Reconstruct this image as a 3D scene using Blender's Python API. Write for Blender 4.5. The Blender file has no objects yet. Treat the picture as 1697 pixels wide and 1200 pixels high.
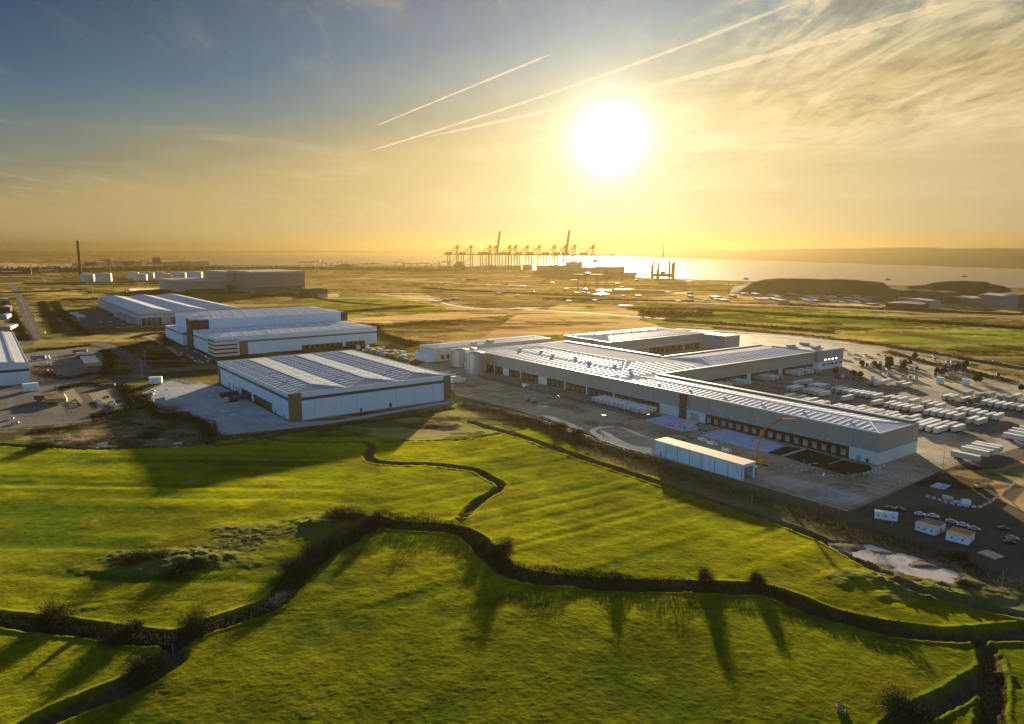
import bpy, bmesh, math, random
import numpy as np
from mathutils import Vector, Matrix
R = math.radians
S = bpy.context.scene
COL = S.collection
rnd = random.Random(7)
# ---------------------------------------------------------------- camera
F = 1198.0; TH = math.atan(185 / F); CH = 110.0
CT, ST = math.cos(TH), math.sin(TH)
cam = bpy.data.cameras.new('camera'); cam.sensor_width = 36; cam.lens = F / 1697 * 36
cam.clip_start = 1; cam.clip_end = 300000
camo = bpy.data.objects.new('camera', cam); COL.objects.link(camo)
camo.location = (0, 0, CH); camo.rotation_euler = (R(90) - TH, 0, 0)
S.camera = camo
# ---------------------------------------------------------------- sun and sky
AZ, EL = R(7.42), R(8.32)                       # azimuth to the right of +Y, elevation
SD = Vector((math.sin(AZ) * math.cos(EL), math.cos(AZ) * math.cos(EL), math.sin(EL)))
sl = bpy.data.lights.new('sun', 'SUN'); sl.energy = 4.9; sl.angle = R(0.8); sl.color = (1.0, .80, .52)
slo = bpy.data.objects.new('sun', sl); COL.objects.link(slo)
LE = R(7.0)
slo.rotation_euler = Vector((math.sin(AZ) * math.cos(LE), math.cos(AZ) * math.cos(LE), math.sin(LE))).to_track_quat('Z', 'Y').to_euler()
S.view_settings.view_transform = 'Standard'; S.view_settings.look = 'None'
S.view_settings.gamma = 1; S.view_settings.exposure = 2.4
S.render.engine = 'CYCLES'
S.cycles.volume_bounces = 0; S.cycles.max_bounces = 6; S.cycles.transparent_max_bounces = 12
S.cycles.use_denoising = True

class NT:
    def __init__(s, nt): s.nt = nt; s.n = nt.nodes; s.l = nt.links
    def node(s, t, **k):
        a = s.n.new(t)
        for kk, v in k.items(): setattr(a, kk, v)
        return a
    def set(s, sock, v):
        if isinstance(v, bpy.types.NodeSocket): s.l.new(v, sock)
        elif v is not None: sock.default_value = v
    def math(s, op, a, b=None, c=None, clamp=False):
        m = s.node('ShaderNodeMath', operation=op, use_clamp=clamp)
        s.set(m.inputs[0], a)
        if b is not None: s.set(m.inputs[1], b)
        if c is not None: s.set(m.inputs[2], c)
        return m.outputs[0]
    def vmath(s, op, a, b=None):
        m = s.node('ShaderNodeVectorMath', operation=op); s.set(m.inputs[0], a)
        if b is not None: s.set(m.inputs[1], b)
        return m.outputs['Value'] if op in ('DOT_PRODUCT', 'LENGTH') else m.outputs[0]
    def mix(s, f, a, b, mode='MIX'):
        m = s.node('ShaderNodeMix', data_type='RGBA', blend_type=mode); m.clamp_factor = True
        s.set(m.inputs[0], f); s.set(m.inputs[6], a); s.set(m.inputs[7], b)
        return m.outputs[2]
    def ramp(s, f, pts, interp='LINEAR'):
        r = s.node('ShaderNodeValToRGB'); s.set(r.inputs[0], f); e = r.color_ramp; e.interpolation = interp
        while len(e.elements) > 1: e.elements.remove(e.elements[0])
        e.elements[0].position = pts[0][0]; e.elements[0].color = tuple(pts[0][1]) + (1,)
        for p, c in pts[1:]:
            k = e.elements.new(p); k.color = tuple(c) + (1,)
        return r.outputs[0]
    def noise(s, vec, scale, detail=4, rough=.55, dist=0.0):
        n = s.node('ShaderNodeTexNoise'); s.set(n.inputs['Vector'], vec)
        n.inputs['Scale'].default_value = scale; n.inputs['Detail'].default_value = detail
        n.inputs['Roughness'].default_value = rough; n.inputs['Distortion'].default_value = dist
        return n.outputs['Fac']
    def smooth(s, v, a, b):
        m = s.node('ShaderNodeMapRange', interpolation_type='SMOOTHSTEP'); s.set(m.inputs[0], v)
        m.inputs[1].default_value = a; m.inputs[2].default_value = b
        return m.outputs[0]
    def mapping(s, vec, scale=(1, 1, 1), rot=(0, 0, 0), loc=(0, 0, 0)):
        m = s.node('ShaderNodeMapping'); s.set(m.inputs[0], vec)
        m.inputs['Scale'].default_value = scale; m.inputs['Rotation'].default_value = rot; m.inputs['Location'].default_value = loc
        return m.outputs[0]

W = bpy.data.worlds.new('World'); S.world = W; W.use_nodes = True
w = NT(W.node_tree); w.n.clear()
tc = w.node('ShaderNodeTexCoord').outputs['Generated']
d = w.vmath('NORMALIZE', tc)
sep = w.node('ShaderNodeSeparateXYZ'); w.l.new(d, sep.inputs[0])
zz = w.math('MAXIMUM', sep.outputs[2], 0.0)
el = w.math('MULTIPLY', w.math('ARCSINE', zz), 57.2958)
cosS = w.vmath('DOT_PRODUCT', d, tuple(SD))
ang = w.math('MULTIPLY', w.math('ARCCOSINE', w.math('MINIMUM', cosS, 0.999999)), 57.2958)
# clouds: project the direction on a high layer, stretched streaks
den = w.math('ADD', zz, 0.055)
px = w.math('DIVIDE', sep.outputs[0], den); py = w.math('DIVIDE', sep.outputs[1], den)
cmb = w.node('ShaderNodeCombineXYZ'); w.l.new(px, cmb.inputs[0]); w.l.new(py, cmb.inputs[1])
pl = cmb.outputs[0]
front = w.smooth(cosS, 0.1, 0.6)
elj = w.math('ADD', el, w.math('MULTIPLY', w.math('SUBTRACT', w.noise(w.mapping(pl, (.5, .3, 1)), 1.0, 3), .5), 5.0))
# right of the sun the warm band reaches higher than on the left
side = w.math('MULTIPLY', w.math('ARCTAN2', sep.outputs[0], sep.outputs[1]), 57.2958)
shift = w.math('ADD', w.math('MULTIPLY', w.smooth(side, -42, 32), -9.5), 3.2)
elw = w.math('DIVIDE', w.math('MAXIMUM', w.math('ADD', elj, w.math('ADD', shift, 1.5)), 0.0), 90.0)
fr = w.ramp(elw, [(0, (.60, .49, .25)), (4 / 90, (.61, .475, .205)), (7.5 / 90, (.53, .42, .185)), (9.8 / 90, (.30, .30, .19)),
                  (12 / 90, (.165, .235, .245)), (15 / 90, (.064, .152, .245)), (20 / 90, (.022, .080, .172)), (34 / 90, (.028, .066, .15)), (1, (.035, .07, .15))])
az_fall = w.math('ADD', 0.76, w.math('MULTIPLY', 0.50, w.math('POWER', 2.71828, w.math('DIVIDE', ang, -17.0))))
fr = w.mix(1.0, fr, w.node('ShaderNodeCombineColor').outputs[0], 'MIX') if False else fr
vm = w.node('ShaderNodeVectorMath', operation='SCALE'); w.l.new(fr, vm.inputs[0]); w.l.new(az_fall, vm.inputs['Scale']); frc = vm.outputs[0]
sky = w.node('ShaderNodeTexSky', sky_type='NISHITA'); sky.sun_disc = False
sky.sun_elevation = LE; sky.sun_rotation = AZ; sky.altitude = 100; sky.air_density = 1.0; sky.dust_density = 2.0; sky.ozone_density = 1.5
nis = w.node('ShaderNodeVectorMath', operation='SCALE'); w.l.new(sky.outputs[0], nis.inputs[0]); nis.inputs['Scale'].default_value = 0.10
# broad bluish sky behind the camera, from the Sky Texture
bk = w.node('ShaderNodeVectorMath', operation='MULTIPLY'); w.l.new(nis.outputs[0], bk.inputs[0]); bk.inputs[1].default_value = (2.1, 3.1, 4.3)
base = w.mix(front, bk.outputs[0], frc)
# cirrus
wv = w.noise(w.mapping(pl, (.8, .8, 1), (0, 0, 0), (5, 2, 0)), 1.0, 3)
c1 = w.noise(w.mapping(pl, (2.6, .75, 1), (0, 0, R(-62))), 1.5, 9, .64, .9)
c2 = w.noise(w.mapping(pl, (5.5, 4.0, 1), (0, 0, R(20))), 1.6, 6, .6, 1.2)
c3 = w.noise(w.mapping(d, (3.0, 3.0, 26.0), (0, R(3), 0)), 1.0, 7, .6, .5)           # long level streaks low down
c1b = w.noise(w.mapping(pl, (.35, .35, 1), (0, 0, 0), (3.1, 1.7, 0)), 1.0, 2)
rightm = w.math('MULTIPLY', w.smooth(side, 10, 26), w.smooth(el, 5.5, 11))
tex = w.math('ADD', w.math('MULTIPLY', c1, .78), w.math('MULTIPLY', c2, .22))
ci = w.math('ADD', w.math('MULTIPLY', w.smooth(tex, .44, .62), w.math('MULTIPLY', rightm, .75)), w.math('MULTIPLY', w.math('MULTIPLY', w.smooth(c1, .48, .76), w.smooth(c1b, .40, .60)), .26))
ci = w.math('ADD', ci, w.math('MULTIPLY', w.math('MULTIPLY', w.smooth(c3, .50, .68), w.smooth(el, 1.5, 5)), w.math('MULTIPLY', w.smooth(el, 13, 7), .30)))
bl = w.math('DIVIDE', w.math('ADD', el, w.math('MULTIPLY', w.math('SUBTRACT', w.noise(w.mapping(d, (5, 5, 9)), 1.0, 6, .6), .5), 5.5)), 1.0)
bl = w.math('POWER', 2.71828, w.math('MULTIPLY', w.math('POWER', w.math('DIVIDE', w.math('SUBTRACT', bl, 7.9), .75), 2.0), -1.0))
ci = w.math('ADD', ci, w.math('MULTIPLY', w.math('MULTIPLY', bl, w.smooth(side, 9, 17)), .42))
cc = w.node('ShaderNodeVectorMath', operation='SCALE'); cc.inputs[0].default_value = (.85, .69, .40); w.l.new(az_fall, cc.inputs['Scale'])
base = w.mix(ci, base, cc.outputs[0])
# thicker darker veils between them
vd = w.math('MULTIPLY', w.math('MULTIPLY', w.smooth(c3, .50, .36), w.smooth(side, 0, 20)), w.math('MULTIPLY', w.smooth(el, 2, 6), .40))
base = w.mix(vd, base, (.20, .16, .09, 1))
dg = w.math('MULTIPLY', w.math('MULTIPLY', w.smooth(tex, .47, .36), rightm), .55)
base = w.mix(dg, base, (.13, .125, .10, 1))
# glow round the sun (aureole) and the overexposed sun itself
g1 = w.math('MULTIPLY', w.math('POWER', 2.71828, w.math('DIVIDE', ang, -2.0)), 3.2)
g1 = w.math('MULTIPLY', w.math('POWER', 2.71828, w.math('MULTIPLY', w.math('POWER', w.math('DIVIDE', ang, 2.35), 2.0), -1.0)), 1.3)
g1 = w.math('ADD', g1, w.math('MULTIPLY', w.math('POWER', 2.71828, w.math('DIVIDE', ang, -3.0)), .6))
g2 = w.math('MULTIPLY', w.math('POWER', 2.71828, w.math('DIVIDE', ang, -14.0)), .46)
def scl(col, f):
    k = w.node('ShaderNodeVectorMath', operation='SCALE'); k.inputs[0].default_value = col; w.l.new(f, k.inputs['Scale']); return k.outputs[0]
tot = w.vmath('ADD', w.vmath('ADD', base, scl((1, .95, .80), g1)), scl((1.0, .85, .62), g2))
bg = w.node('ShaderNodeBackground'); w.l.new(tot, bg.inputs[0]); bg.inputs[1].default_value = 0.20
wo = w.node('ShaderNodeOutputWorld'); w.l.new(bg.outputs[0], wo.inputs[0])

# ---------------------------------------------------------------- helpers
def G(x, y, z=0.0):
    """photo pixel -> point of the horizontal plane at height z"""
    a = (x - 848.5) / F; b = (600 - y) / F
    fy = CT + b * ST; fz = -ST + b * CT
    t = (z - CH) / fz
    return Vector((a * t, fy * t, z))
class Fr:
    """local frame of a building group"""
    def __init__(s, o, deg):
        s.o = Vector((o[0], o[1], 0)); s.a = R(deg); s.u = Vector((math.cos(s.a), math.sin(s.a), 0)); s.v = Vector((-s.u.y, s.u.x, 0))
    def w(s, u, v, z=0): return s.o + s.u * u + s.v * v + Vector((0, 0, z))
    def l(s, p):
        q = Vector((p[0], p[1], 0)) - s.o; return q.dot(s.u), q.dot(s.v)
FW = Fr(G(483, 698.7), 36.4)      # front warehouse
FL = Fr(G(1455, 771), 35.6)       # long warehouse

class MB:
    def __init__(s): s.v = []; s.f = []; s.m = []
    def poly(s, pts, m=0):
        n = len(s.v); s.v += [tuple(p) for p in pts]; s.f.append(tuple(range(n, n + len(pts)))); s.m.append(m); return s
    def hexa(s, b, t, m=0):
        n = len(s.v); s.v += [tuple(p) for p in b] + [tuple(p) for p in t]
        for q in ((0, 3, 2, 1), (4, 5, 6, 7), (0, 1, 5, 4), (1, 2, 6, 5), (2, 3, 7, 6), (3, 0, 4, 7)):
            s.f.append(tuple(n + i for i in q)); s.m.append(m)
        return s
    def box(s, x0, y0, z0, x1, y1, z1, m=0):
        return s.hexa([(x0, y0, z0), (x1, y0, z0), (x1, y1, z0), (x0, y1, z0)], [(x0, y0, z1), (x1, y0, z1), (x1, y1, z1), (x0, y1, z1)], m)
    def prism(s, pts, z0, z1, m=0):
        n = len(s.v); k = len(pts)
        s.v += [(p[0], p[1], z0) for p in pts] + [(p[0], p[1], z1) for p in pts]
        s.f.append(tuple(n + i for i in range(k))[::-1]); s.f.append(tuple(n + k + i for i in range(k))); s.m += [m, m]
        for i in range(k):
            j = (i + 1) % k; s.f.append((n + i, n + j, n + k + j, n + k + i)); s.m.append(m)
        return s
    def side(s, prof, y0, y1, m=0):
        """profile in x,z extruded along y"""
        n = len(s.v); k = len(prof)
        s.v += [(p[0], y0, p[1]) for p in prof] + [(p[0], y1, p[1]) for p in prof]
        s.f.append(tuple(n + i for i in range(k))); s.f.append(tuple(n + k + i for i in range(k))[::-1]); s.m += [m, m]
        for i in range(k):
            j = (i + 1) % k; s.f.append((n + j, n + i, n + k + i, n + k + j)); s.m.append(m)
        return s
    def tube(s, p, q, r0, r1=None, k=6, m=0):
        r1 = r0 if r1 is None else r1
        p = Vector(p); q = Vector(q); ax = (q - p).normalized()
        a = ax.orthogonal().normalized(); b = ax.cross(a); n = len(s.v)
        for c, r in ((p, r0), (q, r1)):
            for i in range(k):
                t = 2 * math.pi * i / k; s.v.append(tuple(c + a * (math.cos(t) * r) + b * (math.sin(t) * r)))
        for i in range(k):
            j = (i + 1) % k; s.f.append((n + i, n + j, n + k + j, n + k + i)); s.m.append(m)
        s.f.append(tuple(n + i for i in range(k))[::-1]); s.f.append(tuple(n + k + i for i in range(k))); s.m += [m, m]
        return s
    def cyl(s, x, y, z0, z1, r0, r1=None, k=20, m=0): return s.tube((x, y, z0), (x, y, z1), r0, r1, k, m)
    def beam(s, p, q, wd, m=0):
        return s.tube(p, q, wd * .7, wd * .7, 4, m)
    def build(s, name, mats, parent=None, loc=None, smooth=False):
        me = bpy.data.meshes.new(name); me.from_pydata(s.v, [], s.f)
        mats = mats if isinstance(mats, (list, tuple)) else [mats]
        for k in mats: me.materials.append(k)
        if len(mats) > 1: me.polygons.foreach_set('material_index', s.m)
        if smooth: me.polygons.foreach_set('use_smooth', [True] * len(me.polygons))
        me.update()
        o = bpy.data.objects.new(name, me); COL.objects.link(o)
        if parent: o.parent = parent
        if loc is not None: o.location = loc
        return o
def tag(o, label=None, cat=None, group=None, kind=None):
    if label: o['label'] = label
    if cat: o['category'] = cat
    if group: o['group'] = group
    if kind: o['kind'] = kind
    return o
def empty(name, loc, rz=0.0, label=None, cat=None, group=None):
    o = bpy.data.objects.new(name, None); COL.objects.link(o); o.location = loc; o.rotation_euler = (0, 0, rz)
    o.empty_display_size = 1
    return tag(o, label, cat, group)
def children(o): return [c for c in COL.objects if c.parent == o]
KIDS = {}
def dup(o, loc, rz, label=None, group=None, parent=None, cat=None):
    """copy a thing with copies of its parts and sub-parts (mesh data shared)"""
    if o.name not in KIDS: KIDS[o.name] = children(o)
    c = o.copy(); COL.objects.link(c)
    if parent is None:
        c.location = loc; c.rotation_euler = (0, 0, rz)
        if label: c['label'] = label
        if group: c['group'] = group
        if cat: c['category'] = cat
    else: c.parent = parent
    for k in KIDS[o.name]: dup(k, None, None, parent=c)
    return c
class Pool:
    """first placement moves the prototype itself, later ones copy it"""
    def __init__(s, o): s.o = o; s.used = False
    def put(s, loc, rz, label, group=None):
        if not s.used:
            s.used = True; s.o.location = loc; s.o.rotation_euler = (0, 0, rz); tag(s.o, label, None, group); KIDS[s.o.name] = children(s.o); return s.o
        return dup(s.o, loc, rz, label, group)

def mat(name, col, rough=.7, var=.18, scale=.5, bump=0.0, bscale=4.0, metal=0.0, spec=.4, dirt=None, seams=None, emit=None, vcol=None):
    m = bpy.data.materials.new(name); m.use_nodes = True; t = NT(m.node_tree); t.n.clear()
    o = t.node('ShaderNodeOutputMaterial'); b = t.node('ShaderNodeBsdfPrincipled'); t.l.new(b.outputs[0], o.inputs[0])
    oc = t.node('ShaderNodeTexCoord').outputs['Object']
    n1 = t.noise(oc, scale, 5, .6)
    f = t.math('ADD', 1 - var, t.math('MULTIPLY', n1, 2 * var))
    if seams:                                   # (axis, pitch, depth): panel joints
        sp = t.node('ShaderNodeSeparateXYZ'); t.l.new(oc, sp.inputs[0])
        for ax, pitch, dep in seams:
            fr_ = t.math('FRACT', t.math('DIVIDE', sp.outputs[ax], pitch))
            e = t.math('ADD', t.math('LESS_THAN', fr_, .035), t.math('GREATER_THAN', fr_, .965))
            f = t.math('MULTIPLY', f, t.math('SUBTRACT', 1.0, t.math('MULTIPLY', e, dep)))
    vm = t.node('ShaderNodeVectorMath', operation='SCALE'); vm.inputs[0].default_value = col; t.l.new(f, vm.inputs['Scale'])
    out = vm.outputs[0]
    if dirt:
        n2 = t.noise(t.mapping(oc, (1, 1, .35)), dirt[1], 6, .65)
        out = t.mix(t.math('MULTIPLY', t.smooth(n2, .48, .72), dirt[2]), out, tuple(dirt[0]) + (1,))
    t.l.new(out, b.inputs['Base Color'])
    b.inputs['Roughness'].default_value = rough; b.inputs['Metallic'].default_value = metal
    b.inputs['Specular IOR Level'].default_value = spec if rough < .75 else spec * .1
    if bump:
        bn = t.node('ShaderNodeBump'); bn.inputs['Strength'].default_value = bump; bn.inputs['Distance'].default_value = .3
        t.l.new(t.noise(oc, bscale, 4, .6), bn.inputs['Height']); t.l.new(bn.outputs[0], b.inputs['Normal'])
    if emit:
        b.inputs['Emission Color'].default_value = tuple(emit[0]) + (1,); b.inputs['Emission Strength'].default_value = emit[1]
    return m
M = {}
M['white'] = mat('white_cladding', (.46, .55, .64), .45, .05, .15, seams=[(0, 1.0, .07), (1, 1.0, .07)], dirt=((.42, .42, .40), .12, .22))
M['grey'] = mat('grey_cladding', (.255, .245, .205), .5, .06, .12, seams=[(0, 1.2, .08), (1, 1.2, .08)], dirt=((.24, .23, .21), .1, .35))
M['dgrey'] = mat('dark_grey_cladding', (.20, .22, .24), .5, .08, .2)
M['band'] = mat('dark_band_paint', (.045, .040, .038), .5, .1, .3)
M['bronze'] = mat('bronze_panel', (.13, .095, .045), .45, .1, .3, seams=[(2, 1.5, .15)])
M['darkbrown'] = mat('dark_brown_panel', (.035, .022, .02), .5, .1, .3, seams=[(2, 2.0, .2)])
M['roofmetal'] = mat('profiled_roof_metal', (.47, .47, .49), .8, .06, .08, metal=.0, spec=0.0, seams=[(0, 1.0, .10), (1, 1.0, .10)], dirt=((.26, .25, .24), .06, .35))
M['roofblue'] = mat('blue_grey_roof_metal', (.25, .285, .32), .8, .06, .08, spec=0.0, seams=[(0, 1.0, .10), (1, 1.0, .10)], dirt=((.26, .25, .24), .06, .35))
M['rooflight'] = mat('translucent_rooflight', (.66, .66, .64), .6, .06, .3)
M['parapet'] = mat('parapet_trim', (.38, .38, .36), .5, .08, .3)
M['dock'] = mat('dock_door_panel', (.085, .062, .036), .6, .25, .4)
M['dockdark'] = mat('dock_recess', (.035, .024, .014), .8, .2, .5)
M['glass'] = mat('window_glass', (.02, .028, .035), .12, .2, .3, spec=.8)
M['tyre'] = mat('tyre_rubber', (.015, .015, .015), .85, .1, 2)
M['chassis'] = mat('chassis_steel', (.05, .05, .05), .6, .2, 1)
M['troof_lit'] = mat('sunlit_trailer_roof', (.72, .72, .70), .4, .06, .3)  # sun on the roof put into the colour: lighter than the sides
M['twhite'] = mat('trailer_white', (.42, .41, .37), .42, .07, .25, seams=[(0, 2.7, .12)], dirt=((.38, .36, .32), .4, .4))
M['tgrey'] = mat('trailer_grey', (.24, .24, .23), .5, .1, .3, seams=[(0, 2.7, .15)])
M['tbrown'] = mat('trailer_brown', (.10, .055, .025), .5, .12, .3)
M['tpurple'] = mat('trailer_purple', (.035, .022, .06), .4, .1, .3)
M['tred'] = mat('container_red', (.22, .03, .022), .55, .12, .4, seams=[(0, .6, .25)])
M['tblue'] = mat('trailer_blue', (.02, .07, .16), .45, .1, .3)
M['tyellow'] = mat('trailer_ochre', (.27, .19, .05), .55, .12, .3)
M['steel'] = mat('galvanised_steel', (.30, .31, .31), .4, .1, 1, metal=.4)
M['conc'] = mat('concrete', (.36, .34, .31), .8, .15, .3, bump=.2)
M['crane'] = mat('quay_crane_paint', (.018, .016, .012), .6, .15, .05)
M['soil'] = mat('dark_wet_soil', (.035, .024, .016), .95, .35, .15, bump=.6, bscale=1)
M['twig'] = mat('bare_twigs', (.042, .030, .016), .9, .4, .15)
M['bramble'] = mat('bramble_leaves', (.030, .032, .010), .9, .4, .12)
M['reed'] = mat('dry_reeds', (.30, .22, .11), .9, .35, .2)
M['conifer'] = mat('evergreen_leaves', (.018, .028, .012), .9, .4, .3)
# ---------------------------------------------------------------- ground (one sheet to the horizon)
def hsh(ix, iy, seed):
    n = (ix.astype(np.int64) * 374761393 + iy.astype(np.int64) * 668265263 + seed * 1442695041) & 0x7fffffff
    n = ((n ^ (n >> 13)) * 1274126177) & 0x7fffffff
    return ((n ^ (n >> 16)) & 0xffff) / 65535.0
def vn(x, y, sc, seed=0):
    x = x / sc; y = y / sc; ix = np.floor(x); iy = np.floor(y); fx = x - ix; fy = y - iy
    fx = fx * fx * (3 - 2 * fx); fy = fy * fy * (3 - 2 * fy)
    a = hsh(ix, iy, seed); b = hsh(ix + 1, iy, seed); c = hsh(ix, iy + 1, seed); e = hsh(ix + 1, iy + 1, seed)
    return (a * (1 - fx) + b * fx) * (1 - fy) + (c * (1 - fx) + e * fx) * fy - .5
def fbm(x, y, sc, o=4, seed=0):
    r = 0; a = 1
    for i in range(o):
        r = r + a * vn(x, y, sc, seed + i * 17); sc /= 2.03; a *= .55
    return r
def inpoly(X, Y, P):
    r = np.zeros(X.shape, bool)
    xs = [p[0] for p in P]; ys = [p[1] for p in P]
    bb = (X > min(xs)) & (X < max(xs)) & (Y > min(ys)) & (Y < max(ys))
    if not bb.any(): return r
    x = X[bb]; y = Y[bb]; q = np.zeros(x.shape, bool); n = len(P)
    for i in range(n):
        x1, y1 = P[i]; x2, y2 = P[(i + 1) % n]
        if y1 == y2: continue
        c = ((y1 > y) != (y2 > y)) & (x < (x2 - x1) * (y - y1) / (y2 - y1) + x1); q ^= c
    r[bb] = q
    return r
def gp(px): return [tuple(G(*p)[:2]) for p in px]
def smoothline(pts, k=4):
    out = []; n = len(pts)
    for i in range(n - 1):
        p0 = pts[max(i - 1, 0)]; p1 = pts[i]; p2 = pts[i + 1]; p3 = pts[min(i + 2, n - 1)]
        for j in range(k):
            t = j / k
            out.append(tuple(.5 * ((2 * b) + (-a + c) * t + (2 * a - 5 * b + 4 * c - e) * t * t + (-a + 3 * b - 3 * c + e) * t ** 3) for a, b, c, e in zip(p0, p1, p2, p3)))
    out.append(tuple(pts[-1])); return out
def dline(X, Y, P, mx):
    D = np.full(X.shape, 1e9)
    for (x1, y1), (x2, y2) in zip(P[:-1], P[1:]):
        bb = (X > min(x1, x2) - mx) & (X < max(x1, x2) + mx) & (Y > min(y1, y2) - mx) & (Y < max(y1, y2) + mx)
        if not bb.any(): continue
        x = X[bb]; y = Y[bb]; dx = x2 - x1; dy = y2 - y1; L = dx * dx + dy * dy + 1e-9
        t = np.clip(((x - x1) * dx + (y - y1) * dy) / L, 0, 1)
        D[bb] = np.minimum(D[bb], np.hypot(x - x1 - t * dx, y - y1 - t * dy))
    return D
# drainage ditches: centre lines (traced on the ground), half width, depth
DITCH = [
 ([(-120,1016),(0,1027),(60,1034),(150,1044),(220,1054),(290,1060),(340,1040),(400,1020),(450,1000),(475,978),(500,948),(535,918),(575,896),(605,875),(625,866),(660,872),(720,876),(765,884),(790,899),(812,925),(842,948),(880,958),(960,966),(1040,971),(1120,973),(1200,975),(1260,978),(1310,993),(1360,1014),(1430,1032),(1500,1046),(1560,1052),(1610,1052),(1697,1046),(1800,1040)], 3.5, 2.4),
 ([(290,1060),(286,1085),(262,1110),(215,1136),(150,1162),(90,1186),(40,1215),(-20,1250)], 3.6, 2.3),
 ([(1610,1052),(1638,1080),(1648,1120),(1645,1160),(1640,1250)], 2.5, 2.0),
 ([(1646,1112),(1590,1146),(1530,1178),(1470,1220)], 2.6, 2.0),
 ([(420,722),(490,732),(550,733),(600,732),(616,742),(611,762),(650,769),(700,770),(750,774),(787,779),(810,791),(830,804),(815,818),(798,828),(782,842),(768,857)], 2.1, 1.5),
 ([(640,733),(700,732),(765,729),(842,716),(872,710)], 1.5, .7),
 ([(340,700),(352,737),(420,728),(500,714),(620,698),(745,678)], 3.5, 1.0),
 ([(780,700),(870,726),(985,765),(1090,800),(1200,835),(1320,878),(1400,915),(1500,975),(1600,1000),(1740,1030)], 2.4, 1.1),
 ([(0,737),(60,741),(160,744),(260,742),(340,738)], 2.0, .8)]
DITCHG = [(smoothline(gp(p)), hw, dp) for p, hw, dp in DITCH]
P_GRASS = [(-500,745),(0,736),(60,740),(200,744),(335,738),(370,730),(500,714),(560,708),(610,722),(690,730),(765,727),(842,715),(872,708),(900,712),(985,757),(1090,792),(1240,850),(1320,880),(1370,905),(1420,935),(1500,965),(1600,985),(1697,1020),(2200,1130),(2200,1330),(-500,1330)]
YARD = [(690,606),(745,588),(800,588),(1000,570),(1200,552),(1380,560),(1470,580),(1560,597),(1660,622),(1800,655),(1800,722),(1697,740),(1640,756),(1560,780),(1463,824),(1405,848),(1330,826),(1240,800),(1090,758),(1000,728),(900,694),(860,681),(757,655),(742,640),(700,622)]
YARD_W = [(235,652),(280,632),(300,628),(345,638),(366,640),(395,655),(480,700),(560,696),(757,662),(752,668),(560,700),(485,710),(362,722),(312,682),(265,685)]
YARD_L = [(-300,590),(45,586),(120,574),(172,578),(186,600),(168,622),(130,634),(95,648),(112,668),(135,668),(150,684),(152,699),(60,706),(0,713),(-300,745)]
LOTS = [(95,652),(129,645),(195,642),(212,660),(222,677),(152,686),(112,690)]
RIVER = [(1043,425.5),(1200,429.5),(1450,438),(1697,446),(2300,466),(2300,520),(1697,477),(1450,472),(1240,465.5),(1130,462.5),(1064,460),(1040,457),(985,452),(870,447.5),(735,440),(600,438.5),(480,439.5),(350,440),(300,432),(330,423),(420,418.5),(700,418.3),(900,420)]
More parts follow.
